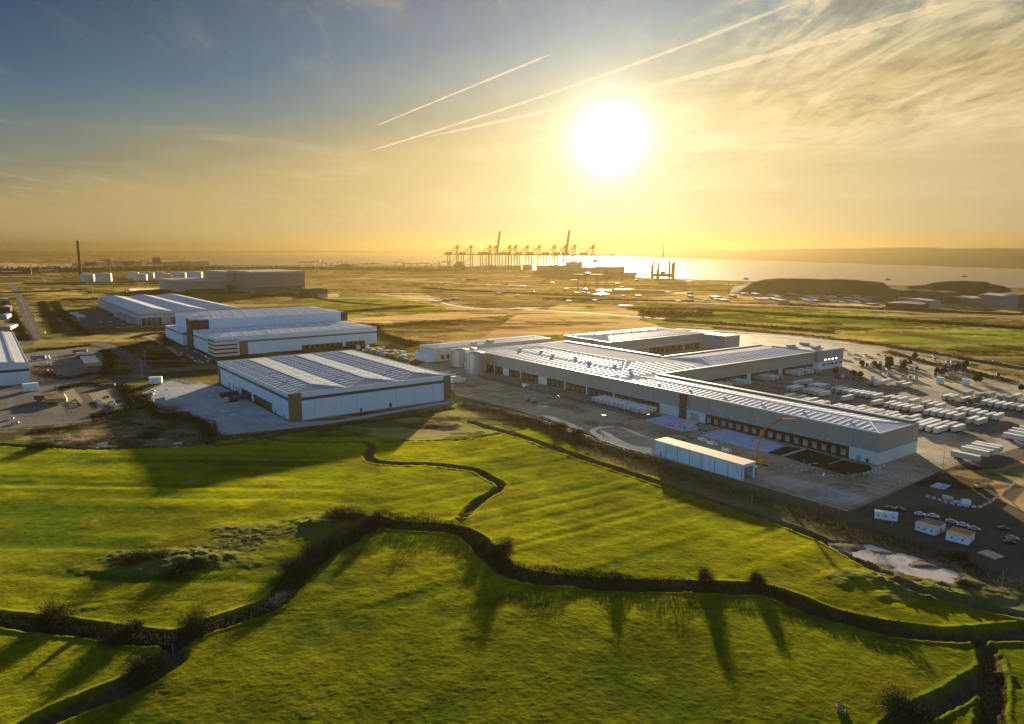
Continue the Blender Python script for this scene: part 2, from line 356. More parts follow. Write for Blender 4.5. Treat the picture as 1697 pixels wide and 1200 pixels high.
# painted patches: (polygon in traced pixels, ground colour)
PATCH = [
 ([(-900,440),(350,440),(735,441),(1040,458),(1240,467),(1450,473),(1697,478),(2400,520),(2400,760),(-900,760)], (.075,.066,.030)),
 ([(-500,575),(60,560),(140,562),(230,590),(240,640),(330,700),(352,736),(-500,760)], (.085,.075,.035)),
 ([(510,455),(640,448),(1000,460),(1200,470),(1240,500),(900,520),(700,500),(560,478)], (.085,.062,.030)),
 ([(500,488),(560,480),(600,484),(690,497),(770,515),(560,530),(500,505)], (.115,.125,.020)),
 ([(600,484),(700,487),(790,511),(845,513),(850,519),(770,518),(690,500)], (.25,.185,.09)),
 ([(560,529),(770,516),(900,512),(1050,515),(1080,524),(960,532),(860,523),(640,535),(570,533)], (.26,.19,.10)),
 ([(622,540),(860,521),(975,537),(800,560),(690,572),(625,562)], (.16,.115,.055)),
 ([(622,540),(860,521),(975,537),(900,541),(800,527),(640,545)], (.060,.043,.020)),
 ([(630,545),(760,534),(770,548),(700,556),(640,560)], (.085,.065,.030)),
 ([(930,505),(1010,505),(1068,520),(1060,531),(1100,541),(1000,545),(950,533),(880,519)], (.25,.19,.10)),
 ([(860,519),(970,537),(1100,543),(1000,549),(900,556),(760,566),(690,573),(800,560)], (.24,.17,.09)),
 ([(1035,503),(1130,508),(1290,512),(1440,518),(1697,545),(2000,580),(2000,612),(1697,592),(1480,567),(1330,548),(1180,537),(1075,535),(1068,520)], (.085,.105,.018)),
 ([(1110,520),(1200,521),(1330,534),(1500,548),(1697,575),(1697,583),(1500,556),(1330,541),(1200,528)], (.055,.046,.018)),
 ([(1100,531),(1230,538),(1380,549),(1480,566),(1380,563),(1230,548)], (.17,.14,.05)),
 ([(1120,540),(1250,547),(1400,563),(1560,588),(1697,612),(1697,620),(1560,594),(1400,568),(1250,552)], (.20,.165,.09)),
 ([(1180,546),(1330,559),(1480,578),(1600,598),(1697,617),(1697,640),(1560,606),(1400,575),(1250,558)], (.075,.065,.022)),
 ([(1600,645),(1660,622),(1800,640),(1800,680),(1697,655)], (.075,.095,.02)),
 ([(1330,500),(1700,515),(1900,530),(1900,545),(1697,532),(1440,517)], (.10,.082,.045)),
 ([(1120,489),(1280,487),(1450,497),(1697,506),(1697,514),(1400,511),(1200,505),(1040,500)], (.17,.135,.075)),
 ([(480,490),(560,487),(560,492),(500,494)], (.26,.23,.17)),
 ([(60,490),(120,480),(210,481),(240,489),(90,492)], (.14,.12,.035)),
 ([(125,481),(180,480),(196,486),(140,489)], (.045,.038,.016)),
 ([(-200,436),(60,437),(170,440),(60,446),(-200,450)], (.16,.13,.09)),
 ([(-200,452),(300,442),(330,462),(200,470),(-200,478)], (.040,.035,.018)),
 ([(215,478),(340,472),(345,475),(215,482)], (.32,.29,.24)),
 ([(100,592),(190,568),(300,578),(350,600),(355,625),(290,628),(245,620),(235,600),(150,572)], (.060,.056,.024)),
 ([(120,560),(260,545),(278,555),(205,575),(150,570)], (.15,.125,.05)),
 ([(205,590),(255,583),(330,595),(340,606),(250,612)], (.050,.045,.020)),
 ([(250,612),(360,604),(362,611),(250,619)], (.12,.115,.10)),
 ([(50,705),(150,690),(240,664),(330,700),(350,737),(260,742),(52,742)], (.105,.080,.045)),
 ([(560,708),(757,668),(860,690),(872,710),(765,728),(690,731),(610,724)], (.13,.135,.035)),
 ([(690,700),(745,690),(775,712),(740,722),(695,722)], (.16,.12,.06)),
 ([(745,665),(860,688),(1000,738),(1090,770),(1240,822),(1330,845),(1420,875),(1560,950),(1697,985),(1900,1020),(1900,1060),(1697,1018),(1500,968),(1385,908),(1240,852),(1090,795),(985,762),(880,712),(800,690)], (.080,.068,.030)),
 ([(1405,862),(1465,826),(1560,784),(1640,758),(1697,742),(1900,700),(1900,1010),(1697,985),(1560,945),(1450,885)], (.055,.047,.034)),
 ([(1640,800),(1660,775),(1697,765),(1800,770),(1800,860),(1697,850),(1660,830)], (.17,.125,.065)),
 ([(1570,775),(1640,790),(1650,800),(1610,805),(1560,795)], (.12,.09,.05)),
 ([(560,450),(620,445),(640,449),(600,453)], (.03,.025,.012)),
]
def srgb(*c): return c
def build_ground():
    ang = np.concatenate([np.arange(-180, -54, 4.0), np.arange(-54, 54.01, .13), np.arange(58, 180, 4.0)])
    ypx = np.concatenate([np.arange(1300, 520, -1.15), np.arange(520, 440, -.9), np.arange(440, 417, -.6), [416.6, 416.2, 415.9, 415.7]])
    dep = np.arctan(185 / F) + np.arctan((ypx - 600) / F)
    r = np.concatenate([[4, 40, 80, 105], CH / np.tan(dep)])
    r = r[np.concatenate([[True], np.diff(r) > .01])]
    A, RR = np.meshgrid(np.radians(ang), r)
    X = (RR * np.sin(A)).ravel(); Y = (RR * np.cos(A)).ravel(); rad = RR.ravel()
    near = rad < 900
    Z = np.zeros(X.shape); 
    n1 = fbm(X, Y, 60, 4, 3); n2 = fbm(X, Y, 9, 4, 11); n3 = fbm(X, Y, 1.6, 3, 23); big = fbm(X, Y, 420, 4, 31); ns = fbm(X * .22, Y, 26, 4, 41)
    C = np.empty((len(X), 3)); C[:] = (.060, .052, .026)
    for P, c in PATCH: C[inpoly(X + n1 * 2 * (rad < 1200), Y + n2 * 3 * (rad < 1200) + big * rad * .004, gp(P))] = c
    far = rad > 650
    C *= (1 + .8 * np.clip(ns, -1, 1))[:, None]
    midr = (rad > 380) & (rad < 2600) & (C[:, 0] < .20)
    k = midr & (fbm(X * .5, Y, 38, 4, 101) > .22); C[k] *= .45
    k = midr & (fbm(X * .45, Y * 1.2, 30, 4, 111) > .30); C[k] = C[k] * .4 + np.array((.20, .155, .06)) * .6
    k = midr & (fbm(X * .4, Y, 55, 4, 121) > .28); C[k] = C[k] * .4 + np.array((.07, .085, .016)) * .6
    C *= (1 + .35 * np.clip(big, -1, 1) * far)[:, None]
    C[far] *= np.array((1.0, .93, .75))  # golden veil over the distance put into the ground colour as yellow
    # far scrub blotches
    k = (far & (C[:, 0] < .2) & (fbm(X * .3, Y, 110, 5, 77) > .16)); C[k] *= .55
    k = (far & (fbm(X * .2, Y * 1.3, 70, 4, 91) > .33)); C[k] = C[k] * .5 + np.array((.17, .13, .07)) * .5
    # pasture
    g = inpoly(X + n2 * 1.5, Y + n2 * 2, gp(P_GRASS))
    gx = C[g]; nn1, nn2, nn3 = n1[g], n2[g], n3[g]
    Xg, Yg = X[g], Y[g]
    left = 1 / (1 + np.exp((Xg + 60) / 12)) * (Yg > 215)
    mid = (1 - left) * (Yg > 210)
    fur = .7 * (vn(Xg * .04, Yg + .05 * Xg, 5.0, 5) + .6 * vn(Xg * .06, Yg + .05 * Xg, 12.0, 6)) * left + .7 * vn((Xg * math.sin(R(33)) - Yg * math.cos(R(33))), (Xg * math.cos(R(33)) + Yg * math.sin(R(33))) * .04, 3.6, 8) * mid
    big2 = fbm(Xg * .35, Yg, 34, 3, 55) * left
    t = np.clip(.5 + nn1 * .70 + nn2 * .30 + fur * 1.0 + big2 * 1.0, 0, 1)[:, None]
    gx = np.array((.031, .044, .0016)) * (1 - t) + np.array((.116, .116, .0020)) * t
    wp = np.clip((fbm(Xg, Yg, 24, 4, 131) - .12) * 3, 0, 1)[:, None] * (rad[g] < 420)[:, None]; gx = gx * (1 - .5 * wp) + np.array((.052, .047, .006)) * .5 * wp
    br = np.clip((nn2 + .25 * nn1 + .2 * nn3 - .33) * 4, 0, 1)[:, None]
    gx = gx * (1 - br * .6) + np.array((.070, .066, .012)) * br * .6
    C[g] = gx * (1 + .35 * np.clip(nn3, -1, 1))[:, None]
    amp = np.zeros(X.shape); amp[near] = 1; amp[g] = 1.0
    for P in (YARD, YARD_W, YARD_L, LOTS): amp[inpoly(X, Y, gp(P))] = 0
    amp[~near] = 0
    rough = np.where(g, 1.0, .35)
    tus = np.clip(n3, -.2, 1) * .12 * np.clip((420 - rad) / 300, .25, 1) + vn(X, Y, .7, 61) * .07 * (rad < 300)
    Z += amp * (n1 * .8 * g + n2 * .20 * rough + tus * rough)
    Z[g] += fur * .34
    for o_, u0, u1, v0, v1 in ((FW, -3, 124, -4, 190), (FL, -3, 300, -3, 480), (FL, -86, -60, 20, 90), (FW, -330, -100, 150, 600)):
        du = (X - o_.o.x) * o_.u.x + (Y - o_.o.y) * o_.u.y; dv = (X - o_.o.x) * o_.v.x + (Y - o_.o.y) * o_.v.y
        Z[(du > u0) & (du < u1) & (dv > v0) & (dv < v1)] = 0
    for i, (L, hw, dp) in enumerate(DITCHG):
        D = dline(X, Y, L, hw * 3 + 2); D = D + n2 * .9 + n3 * .5
        k = D < hw * 1.9; q = np.clip(1 - (D[k] / (hw * 1.25)) ** 2, 0, 1)
        Z[k] -= dp * q
        bank = np.clip(1 - abs(D[k] - hw * 1.35) / (hw * .5), 0, 1); Z[k] += bank * .35
        m = np.clip((hw * 1.15 - D[k]) / (hw * .45), 0, 1)[:, None]
        cc = np.array((.050, .036, .020)) if i < 4 else np.array((.060, .048, .022))
        C[k] = C[k] * (1 - m) + cc * (1 + .5 * n3[k])[:, None] * m
    # rough scrubby ground inside the pasture
    for (cx, cy, ru, rv, hgt) in ((250, 932, 26, 12, 1.1), (330, 930, 22, 9, .8), (560, 862, 22, 9, 1.4), (470, 880, 26, 11, .5), (1490, 962, 24, 9, 1.0), (1560, 985, 24, 8, 1.2), (400, 905, 20, 10, .4), (740, 705, 12, 8, 1.2)):
        p = G(cx, cy); e = ((X - p.x) / ru) ** 2 + ((Y - p.y) / rv) ** 2 + n2 * .9
        k = e < 1.3; q = np.clip(1.15 - e[k], 0, 1) ** 1.2; Z[k] += q * hgt + q * n3[k] * .35
        m = np.clip(q * 1.5, 0, 1)[:, None]; C[k] = C[k] * (1 - m * .7) + np.array((.060, .060, .020)) * m * .7
    # hollow of the white pond and the small pools
    for cx, cy, rr_ in ((570, 716, 9), (830, 708, 7), (705, 705, 8)):
        p = G(cx, cy); e = np.hypot((X - p.x) / 1.5, Y - p.y); k = abs(e - rr_) < 2.2; C[k] *= .6; Z[k] -= .25
    sc = inpoly(X, Y, gp([(50,705),(150,690),(240,664),(330,700),(350,737),(260,742),(52,742)])) & (n2 > .05); C[sc] *= .45
    for P, dz in PONDS:
        k = inpoly(X + n2 * 2.2, Y + n2 * 3.0, gp(P)); Z[k] = -.46 + vn(X[k] * .6, Y[k], 5.5, 88) * 1.1 + vn(X[k], Y[k], 2.2, 89) * .25 + dz; C[k] = np.array((.10, .085, .065))
    k = inpoly(X, Y, gp(RIVER)); Z[k] = -5; C[k] = (.06, .05, .03)
    na, nr = len(ang), len(r)
    idx = np.arange(nr * na).reshape(nr, na)
    a = idx[:-1, :]; b = idx[1:, :]; a2 = np.roll(a, -1, 1); b2 = np.roll(b, -1, 1)
    quads = np.stack([a, b, b2, a2], -1).reshape(-1, 4)[:, ::-1]
    me = bpy.data.meshes.new('ground')
    me.vertices.add(len(X) + 1); co = np.stack([X, Y, Z], -1); co = np.concatenate([co, [[0, 0, 0]]]); me.vertices.foreach_set('co', co.ravel())
    tri = np.stack([np.full(na, len(X)), idx[0], np.roll(idx[0], -1)], -1)[:, ::-1]
    loops = np.concatenate([quads.ravel(), tri.ravel()]); me.loops.add(len(loops)); me.loops.foreach_set('vertex_index', loops)
    st = np.concatenate([np.arange(len(quads)) * 4, len(quads) * 4 + np.arange(na) * 3]); me.polygons.add(len(st)); me.polygons.foreach_set('loop_start', st)
    at = me.color_attributes.new('Col', 'FLOAT_COLOR', 'POINT')
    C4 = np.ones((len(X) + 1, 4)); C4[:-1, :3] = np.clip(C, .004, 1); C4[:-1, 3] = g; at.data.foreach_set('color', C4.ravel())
    me.update(calc_edges=True); me.validate(); me.polygons.foreach_set('use_smooth', [True] * len(me.polygons))
    o = bpy.data.objects.new('ground', me); COL.objects.link(o); tag(o, kind='structure')
    m = bpy.data.materials.new('ground_cover'); m.use_nodes = True; t = NT(m.node_tree); t.n.clear()
    out = t.node('ShaderNodeOutputMaterial'); b = t.node('ShaderNodeBsdfPrincipled')
    ca = t.node('ShaderNodeVertexColor', layer_name='Col'); pos = t.node('ShaderNodeTexCoord').outputs['Object']
    n_a = t.noise(pos, .9, 5, .7); n_b = t.noise(pos, .055, 5, .6)
    f = t.math('MULTIPLY', t.math('ADD', .55, t.math('MULTIPLY', n_a, .9)), t.math('ADD', .72, t.math('MULTIPLY', n_b, .56)))
    v = t.node('ShaderNodeVectorMath', operation='SCALE'); t.l.new(ca.outputs['Color'], v.inputs[0]); t.l.new(f, v.inputs['Scale'])
    t.l.new(v.outputs[0], b.inputs['Base Color']); b.inputs['Roughness'].default_value = .95; b.inputs['Specular IOR Level'].default_value = .0
    b.inputs['Sheen Weight'].default_value = .30; sv = t.node('ShaderNodeVectorMath', operation='SCALE'); t.l.new(ca.outputs['Color'], sv.inputs[0]); t.l.new(t.math('ADD', 1.9, t.math('MULTIPLY', ca.outputs['Alpha'], 3.1)), sv.inputs['Scale']); b.inputs['Sheen Roughness'].default_value = .45; t.l.new(sv.outputs[0], b.inputs['Sheen Tint'])
    bn = t.node('ShaderNodeBump'); bn.inputs['Strength'].default_value = .42; bn.inputs['Distance'].default_value = .45
    t.l.new(t.math('ADD', n_a, t.math('MULTIPLY', t.noise(pos, .25, 3, .6), .8)), bn.inputs['Height']); t.l.new(bn.outputs[0], b.inputs['Normal'])
    # blades let the low sun through: part of the light passes the grass
    tr = t.node('ShaderNodeBsdfTranslucent'); tv = t.node('ShaderNodeVectorMath', operation='MULTIPLY'); t.l.new(v.outputs[0], tv.inputs[0]); tv.inputs[1].default_value = (1.2, 1.2, .6); t.l.new(tv.outputs[0], tr.inputs[0])
    t.l.new(b.outputs[0], out.inputs[0]); me.materials.append(m)
    return o
PONDS = [([(1380,900),(1400,899),(1440,903),(1480,910),(1530,925),(1580,946),(1600,962),(1575,969),(1540,962),(1500,952),(1470,940),(1430,925),(1390,912)], .05),
 ([(1372,898),(1392,896),(1396,905),(1378,906)], .1),
 ([(76,735),(88,731),(106,730),(110,733),(90,738)], .1), ([(150,740),(165,733),(180,728),(188,727),(180,737),(162,742)], .1),
 ([(186,728),(200,720),(214,719),(208,727),(192,731)], .05), ([(258,728),(275,726),(286,730),(303,731),(300,741),(280,739)], .1),
 ([(300,800),(318,795),(330,796),(318,800)], .3)]
build_ground()
def watermat(name, col, rough, sc, st):
    m = bpy.data.materials.new(name); m.use_nodes = True; t = NT(m.node_tree); b = t.n['Principled BSDF']
    b.inputs['Base Color'].default_value = tuple(col) + (1,); b.inputs['Roughness'].default_value = rough; b.inputs['IOR'].default_value = 1.33
    pos = t.node('ShaderNodeTexCoord').outputs['Object']
    bn = t.node('ShaderNodeBump'); bn.inputs['Strength'].default_value = st; bn.inputs['Distance'].default_value = 1.0
    t.l.new(t.noise(t.mapping(pos, (.5, 1, 1)), sc, 4, .6), bn.inputs['Height']); t.l.new(bn.outputs[0], b.inputs['Normal'])
    return m
M['river'] = watermat('river_water', (.19, .165, .115), .6, .02, .5)
M['river'].node_tree.nodes['Principled BSDF'].inputs['Specular IOR Level'].default_value = .02
M['pool'] = watermat('pool_water', (.22, .21, .19), .08, .6, .05)
M['chalk'] = watermat('milky_pond_water', (.36, .33, .30), .18, .5, .04)
def flat(name, P, z, m, kind='structure', world=False):
    pts = P if world else gp(P)
    o = MB().poly([(p[0], p[1], 0) for p in pts]).build(name, m, None, (0, 0, z))
    a = o.data.polygons[0]
    if a.normal.z < 0: o.data.flip_normals()
    return tag(o, kind=kind)
flat('river_water', [(p[0], p[1]) for p in RIVER], -.6, M['river'])
for P, dz in PONDS:
    xs = gp(P); cx = sum(p[0] for p in xs) / len(xs); cy = sum(p[1] for p in xs) / len(xs)
    flat('pond_water', [(cx + (p[0] - cx) * 1.08, cy + (p[1] - cy) * 1.12) for p in xs], -.34, M['chalk'], world=True)
# wet flats and pools far out that catch the sky
GL = [(505,489,545,2.2),(640,463,40,.8),(1035,479,45,1.6),(1000,481,30,1),(920,453,40,.7),(960,453,40,.7),(1045,460,26,.7),(1130,486,60,2),(845,456,40,.6),(690,464,60,.8),(600,461,30,.6),(1190,452,1,.1),
      (995,487,34,1.2),(1040,506,34,1),(1290,491,60,1.4),(1350,489,50,1.2),(590,529,25,.8),(610,520,34,1),(560,516,30,.8),(450,493,20,1.2),(430,499,20,1),(285,477,120,1.2),(80,466,20,.8),(120,472,20,1),(850,513,60,.9),(790,512,50,.8),(1180,491,30,.8),(1580,548,24,.8),(1650,530,40,.8),(1460,524,30,.8)]
for x, y, wd, hh in GL:
    if wd < 10 or wd > 400: continue
    k = 9; q = []
    for i in range(k * 2):
        a = math.pi * i / k; q.append((x + math.cos(a) * wd / 2 * rnd.uniform(.6, 1), y + math.sin(a) * hh * rnd.uniform(.5, 1)))
    flat('shallow_pool', q, .12, M['pool'])
flat('shallow_pool', [(505,489.5),(540,487.5),(565,489),(560,491.5),(535,494),(508,493)], .12, M['pool'])
flat('shallow_pool', [(830,512.5),(860,509.5),(900,510),(880,513),(850,514)], .12, M['pool'])

# ---------------------------------------------------------------- yards, roads
def pavemat(name, col, var, sc, joint=None, rough=.75, wet=0.0, dirt=(.08, .07, .05)):
    m = bpy.data.materials.new(name); m.use_nodes = True; t = NT(m.node_tree); b = t.n['Principled BSDF']
    pos = t.node('ShaderNodeTexCoord').outputs['Object']; pr = t.mapping(pos, (1, 1, 1), (0, 0, R(-35.6)))
    n1 = t.noise(pr, sc, 6, .65); n2 = t.noise(t.mapping(pr, (1, .12, 1)), .10, 4, .6); n3 = t.noise(pr, .018, 4, .55)
    f = t.math('ADD', 1 - var * 1.4, t.math('MULTIPLY', t.math('ADD', t.math('ADD', n1, n2), n3), var * .93))
    if joint:
        sp = t.node('ShaderNodeSeparateXYZ'); t.l.new(pr, sp.inputs[0])
        for ax in (0, 1):
            fr_ = t.math('FRACT', t.math('DIVIDE', sp.outputs[ax], joint)); e = t.math('LESS_THAN', fr_, .07)
            f = t.math('MULTIPLY', f, t.math('SUBTRACT', 1.0, t.math('MULTIPLY', e, .28)))
    v = t.node('ShaderNodeVectorMath', operation='SCALE'); v.inputs[0].default_value = col; t.l.new(f, v.inputs['Scale'])
    dn = t.noise(pr, .035, 6, .7)
    c = t.mix(t.math('MULTIPLY', t.smooth(dn, .46, .62), .75), v.outputs[0], tuple(dirt) + (1,))
    t.l.new(c, b.inputs['Base Color'])
    rg = t.math('SUBTRACT', rough, t.math('MULTIPLY', t.smooth(t.noise(pr, .05, 4, .6), .5, .7), wet)); t.l.new(rg, b.inputs['Roughness']); b.inputs['Specular IOR Level'].default_value = .5 if rough < .3 else .07
    bn = t.node('ShaderNodeBump'); bn.inputs['Strength'].default_value = .25; bn.inputs['Distance'].default_value = .1; t.l.new(n1, bn.inputs['Height']); t.l.new(bn.outputs[0], b.inputs['Normal'])
    return m
M['yard'] = pavemat('yard_concrete', (.30, .25, .165), .85, .4, 6.0, .6, .25, (.095, .072, .042))
M['yardw'] = pavemat('pale_block_paving', (.27, .285, .29), .28, .5, 5.0, .7, .1, (.19, .19, .18))
M['yardl'] = pavemat('brown_grey_paving', (.135, .115, .095), .7, .4, 5.0, .7, .15, (.07, .06, .05))
M['asph'] = pavemat('asphalt', (.065, .058, .052), .35, .5, None, .8, .1, (.045, .038, .028))
M['slab'] = pavemat('fresh_concrete_slab', (.36, .40, .52), .22, .3, 6.5, .6, .1, (.30, .32, .40))
M['wet'] = pavemat('wet_concrete', (.26, .25, .23), .3, .3, None, .22, .12, (.2, .19, .17))
M['gravel'] = pavemat('tan_gravel', (.21, .17, .095), .4, .8, None, .9, 0, (.16, .12, .06))
M['palec'] = pavemat('lit_yard_concrete', (.34, .32, .27), .45, .35, 6.0, .6, .1, (.16, .14, .11))  # yard concrete lightened in colour for the sun falling on it
M['paint'] = mat('road_marking_paint', (.70, .70, .66), .6, .2, 1)
def raised(name, P, z, m, t=.25):
    pts = gp(P); n = len(pts); ar = sum(pts[i][0] * pts[(i + 1) % n][1] - pts[(i + 1) % n][0] * pts[i][1] for i in range(n))
    if ar < 0: pts = pts[::-1]
    o = MB().prism(pts, -t, 0).build(name, m, None, (0, 0, z)); return tag(o, kind='structure')
raised('freight_yard', YARD, .05, M['yard']); raised('warehouse_yard', YARD_W, .06, M['yardw']); raised('left_yard', YARD_L, .05, M['yardl']); raised('car_park', LOTS, .09, M['asph'])
for P in ([(146,651),(174,646),(193,667),(163,677)], [(104,650),(122,644),(138,665),(117,679)]): flat('tan_bay', P, .10, M['gravel'])  # two tan bays, paler than the asphalt around them
flat('worn_asphalt', [(1110,622),(1240,604),(1385,606),(1500,628),(1560,646),(1697,672),(1697,715),(1640,722),(1560,716),(1517,704),(1300,668)], .056, M['yardl'])
flat('worn_asphalt', [(760,606),(800,612),(1100,690),(1180,712),(1170,716),(1060,694),(940,662),(800,628)], .057, M['yardl'])
flat('concrete_slab', [(1160,722),(1202,711),(1257,725.5),(1225,739.5)], .075, M['slab']); flat('concrete_slab', [(1226,740),(1259,726),(1301,739),(1270,750.5)], .08, M['slab'])
flat('concrete_slab', [(1068,696),(1118,685),(1150,695),(1158,712),(1130,716),(1100,707)], .075, M['slab'])
flat('excavated_soil', [(1271,751),(1304,740),(1336,744.5),(1398,763),(1442,773),(1448,780),(1402,787),(1352,774),(1300,758)], .078, M['soil'])
MB().hexa([(*G(1294,756)[:2], .06), (*G(1298,757)[:2], .06), (*G(1338,744.5)[:2], .06), (*G(1333,743.5)[:2], .06)], [(*G(1294,756)[:2], .35), (*G(1298,757)[:2], .35), (*G(1338,744.5)[:2], .35), (*G(1333,743.5)[:2], .35)]).build('concrete_kerb', M['conc'])['kind'] = 'structure'
for i, P in enumerate(([(976,715),(983,710),(995,707),(1018,706),(1018,708),(996,710),(986,714),(992,720),(1010,727),(1040,739),(1080,742),(1079,752),(1040,745),(1000,731),(984,722)],
          [(992,712),(1003,715),(1040,735),(1052,739),(1038,740),(1010,727)], [(1018,705),(1035,709),(1070,723),(1084,728),(1079,729),(1050,718)], [(895,688),(915,690),(950,703),(970,713),(960,713),(930,702)],
          [(884,670),(900,671),(915,676),(895,676)], [(1095,660),(1100,660),(1104,663),(1096,664)])): flat('wet_tyre_track' if i < 3 else 'puddle', P, .083 + .004 * i, M['wet'])
flat('lit_concrete_patch', [(1255,795),(1290,786),(1400,812),(1440,825),(1405,842),(1330,820)], .082, M['palec'])  # bright light on the yard concrete drawn as a paler sheet
def road(name, px, wd, m, z=.06, mark=True):
    pts = smoothline([tuple(G(*p)[:2]) for p in px], 5); L = []; Rr = []
    for i, p in enumerate(pts):
        a = Vector(pts[max(i - 1, 0)]); b = Vector(pts[min(i + 1, len(pts) - 1)]); t = (b - a).normalized(); n = Vector((-t.y, t.x))
        L.append(Vector(p) + n * wd / 2); Rr.append(Vector(p) - n * wd / 2)
    b = MB()
    for i in range(len(pts) - 1): b.poly([(*Rr[i], 0), (*Rr[i + 1], 0), (*L[i + 1], 0), (*L[i], 0)])
    o = b.build(name, m, None, (0, 0, z)); tag(o, kind='structure')
    if mark:
        b = MB(); acc = 0
        for i in range(len(pts) - 1):
            p = Vector(pts[i]); q = Vector(pts[i + 1]); ln = (q - p).length; t = (q - p) / ln; n = Vector((-t.y, t.x)) * .12; s = 0
            while s + 3 < ln:
                a1 = p + t * s; a2 = p + t * (s + 3); b.poly([(*(a1 - n), 0), (*(a2 - n), 0), (*(a2 + n), 0), (*(a1 + n), 0)]); s += 9
        if b.f: tag(b.build('road_marking', M['paint'], None, (0, 0, z + .004)), kind='structure')
    return o
road('main_road', [(18,470),(28,485),(38,505),(48,530),(58,556),(40,572)], 15, M['asph'])
road('service_road', [(58,556),(110,552),(180,549),(275,546)], 13, M['asph'], .066)
road('estate_road', [(150,566),(185,576),(215,592),(236,612),(222,628),(185,634),(120,640)], 15, M['asph'], .07)
road('yard_link_road', [(215,626),(250,624),(285,628),(320,636)], 11, M['asph'], .074)
road('dual_carriageway', [(1120,545),(1200,549),(1330,559),(1480,574),(1600,592),(1697,609),(1850,640)], 9, M['asph'], .06)
road('dual_carriageway', [(1120,549),(1200,553),(1330,563.5),(1480,580),(1600,599),(1697,617),(1850,650)], 9, M['asph'], .064)
flat('car_park', [(114,516),(138,512),(175,512),(205,530),(208,541),(135,541)], .07, M['asph']); flat('car_park', [(277,557),(300,566),(350,594),(355,604),(330,604),(290,578),(262,562)], .075, M['asph'])
road('footpath', [(0,478),(60,474),(200,470),(330,466)], 9, M['gravel'], .05, False)
road('rail_siding', [(560,452+8),(700,466),(860,474),(1000,478),(1180,484)], 8, M['gravel'], .05, False)
road('track', [(150,556),(215,552),(262,566),(300,590)], 6, M['gravel'], .055, False)
road('haul_road', [(470,497),(560,489),(690,493),(760,508),(850,513),(930,516),(1100,528)], 10, M['gravel'], .06, False)
road('haul_road', [(1000,498),(1150,502),(1300,507),(1440,514),(1697,528)], 9, M['gravel'], .06, False)
road('car_park_aisle', [(1390,600),(1440,606),(1500,618),(1560,632)], 16, M['gravel'], .058, False)
flat('wharf_track', [(1525,633),(1560,620),(1600,600+20),(1640,615),(1650,622),(1600,640),(1560,650),(1530,642)], .057, M['gravel'])

b = MB()
for v in [16 + 5.33 * i for i in range(19)] + [152 + 4.1 * i for i in range(13)] + [206 + 5.6 * i for i in range(30)]:
    p, q = FL.w(-1.5, v), FL.w(-17, v); n = FL.v * .14
    if 20 < v < 90: continue
    b.poly([(*(p - n)[:2], 0), (*(p + n)[:2], 0), (*(q + n)[:2], 0), (*(q - n)[:2], 0)][::-1])
for u in range(46, 250, 6):
    p, q = FL.w(u, 190), FL.w(u, 176); n = FL.u * .14; b.poly([(*(p - n)[:2], 0), (*(p + n)[:2], 0), (*(q + n)[:2], 0), (*(q - n)[:2], 0)])
for k in range(9):
    for v in range(10, 190, 4):
        u = 60 + k * 22
        if u < 230: p, q = FL.w(u, v), FL.w(u + 13, v); n = FL.v * .12; b.poly([(*(p - n)[:2], 0), (*(q - n)[:2], 0), (*(q + n)[:2], 0), (*(p + n)[:2], 0)])
for v in range(36, 110, 5):
    p, q = FW.w(-2, v), FW.w(-18, v); n = FW.v * .12; b.poly([(*(p - n)[:2], 0), (*(q - n)[:2], 0), (*(q + n)[:2], 0), (*(p + n)[:2], 0)])
tag(b.build('bay_marking', M['paint'], None, (0, 0, .105)), kind='structure')
# ---------------------------------------------------------------- warehouses
def hiproof(b, x0, x1, y0, y1, z, rise, axis, n, e0=.45, e1=.45, m=0, ov=0.0):
    """n gable spans side by side, ridges along axis ('y' or 'x'), hipped by e0/e1 x span at the ends; closed underneath"""
    sw = ((x1 - x0) if axis == 'y' else (y1 - y0)) / n
    for i in range(n):
        if axis == 'y':
            a, c = x0 + i * sw, x0 + (i + 1) * sw; mid = (a + c) / 2
            P = [(a, y0, z), (c, y0, z), (c, y1, z), (a, y1, z)]; r0 = (mid, y0 + e0 * sw, z + rise); r1 = (mid, y1 - e1 * sw, z + rise)
        else:
            a, c = y0 + i * sw, y0 + (i + 1) * sw; mid = (a + c) / 2
            P = [(x1, a, z), (x1, c, z), (x0, c, z), (x0, a, z)]; r0 = (x1 - e1 * sw, mid, z + rise); r1 = (x0 + e0 * sw, mid, z + rise)
        b.poly([P[0], P[1], r0], m); b.poly([P[1], P[2], r1, r0], m); b.poly([P[2], P[3], r1], m); b.poly([P[3], P[0], r0, r1], m)
    return b
LIGHTPTS = []
def rooflights(root, fr, quads):
    """individual translucent strips laid on the slopes; the nearest 100 are parts of their own"""
    def dist(q): p = fr.w(q[0][0], q[0][1]); return p.length
    quads = sorted(quads, key=dist)
    def one(b, q):
        a, c, e, f = [Vector(p) for p in q]; n = (c - a).cross(f - a).normalized()
        if n.z < 0: n = -n
        top = [p + n * .14 for p in (a, c, e, f)]; bot = [p + n * .02 for p in (a, c, e, f)]
        if (c - a).cross(f - a).z < 0: top = top[::-1]; bot = bot[::-1]
        b.hexa(bot, top)
    for q in quads[:100]:
        b = MB(); one(b, q); b.build('rooflight', M['rooflight'], root)
    if quads[100:]:
        b = MB()
        for q in quads[100:]: one(b, q)
        b.build('rooflight', M['rooflight'], root)['kind'] = 'stuff'
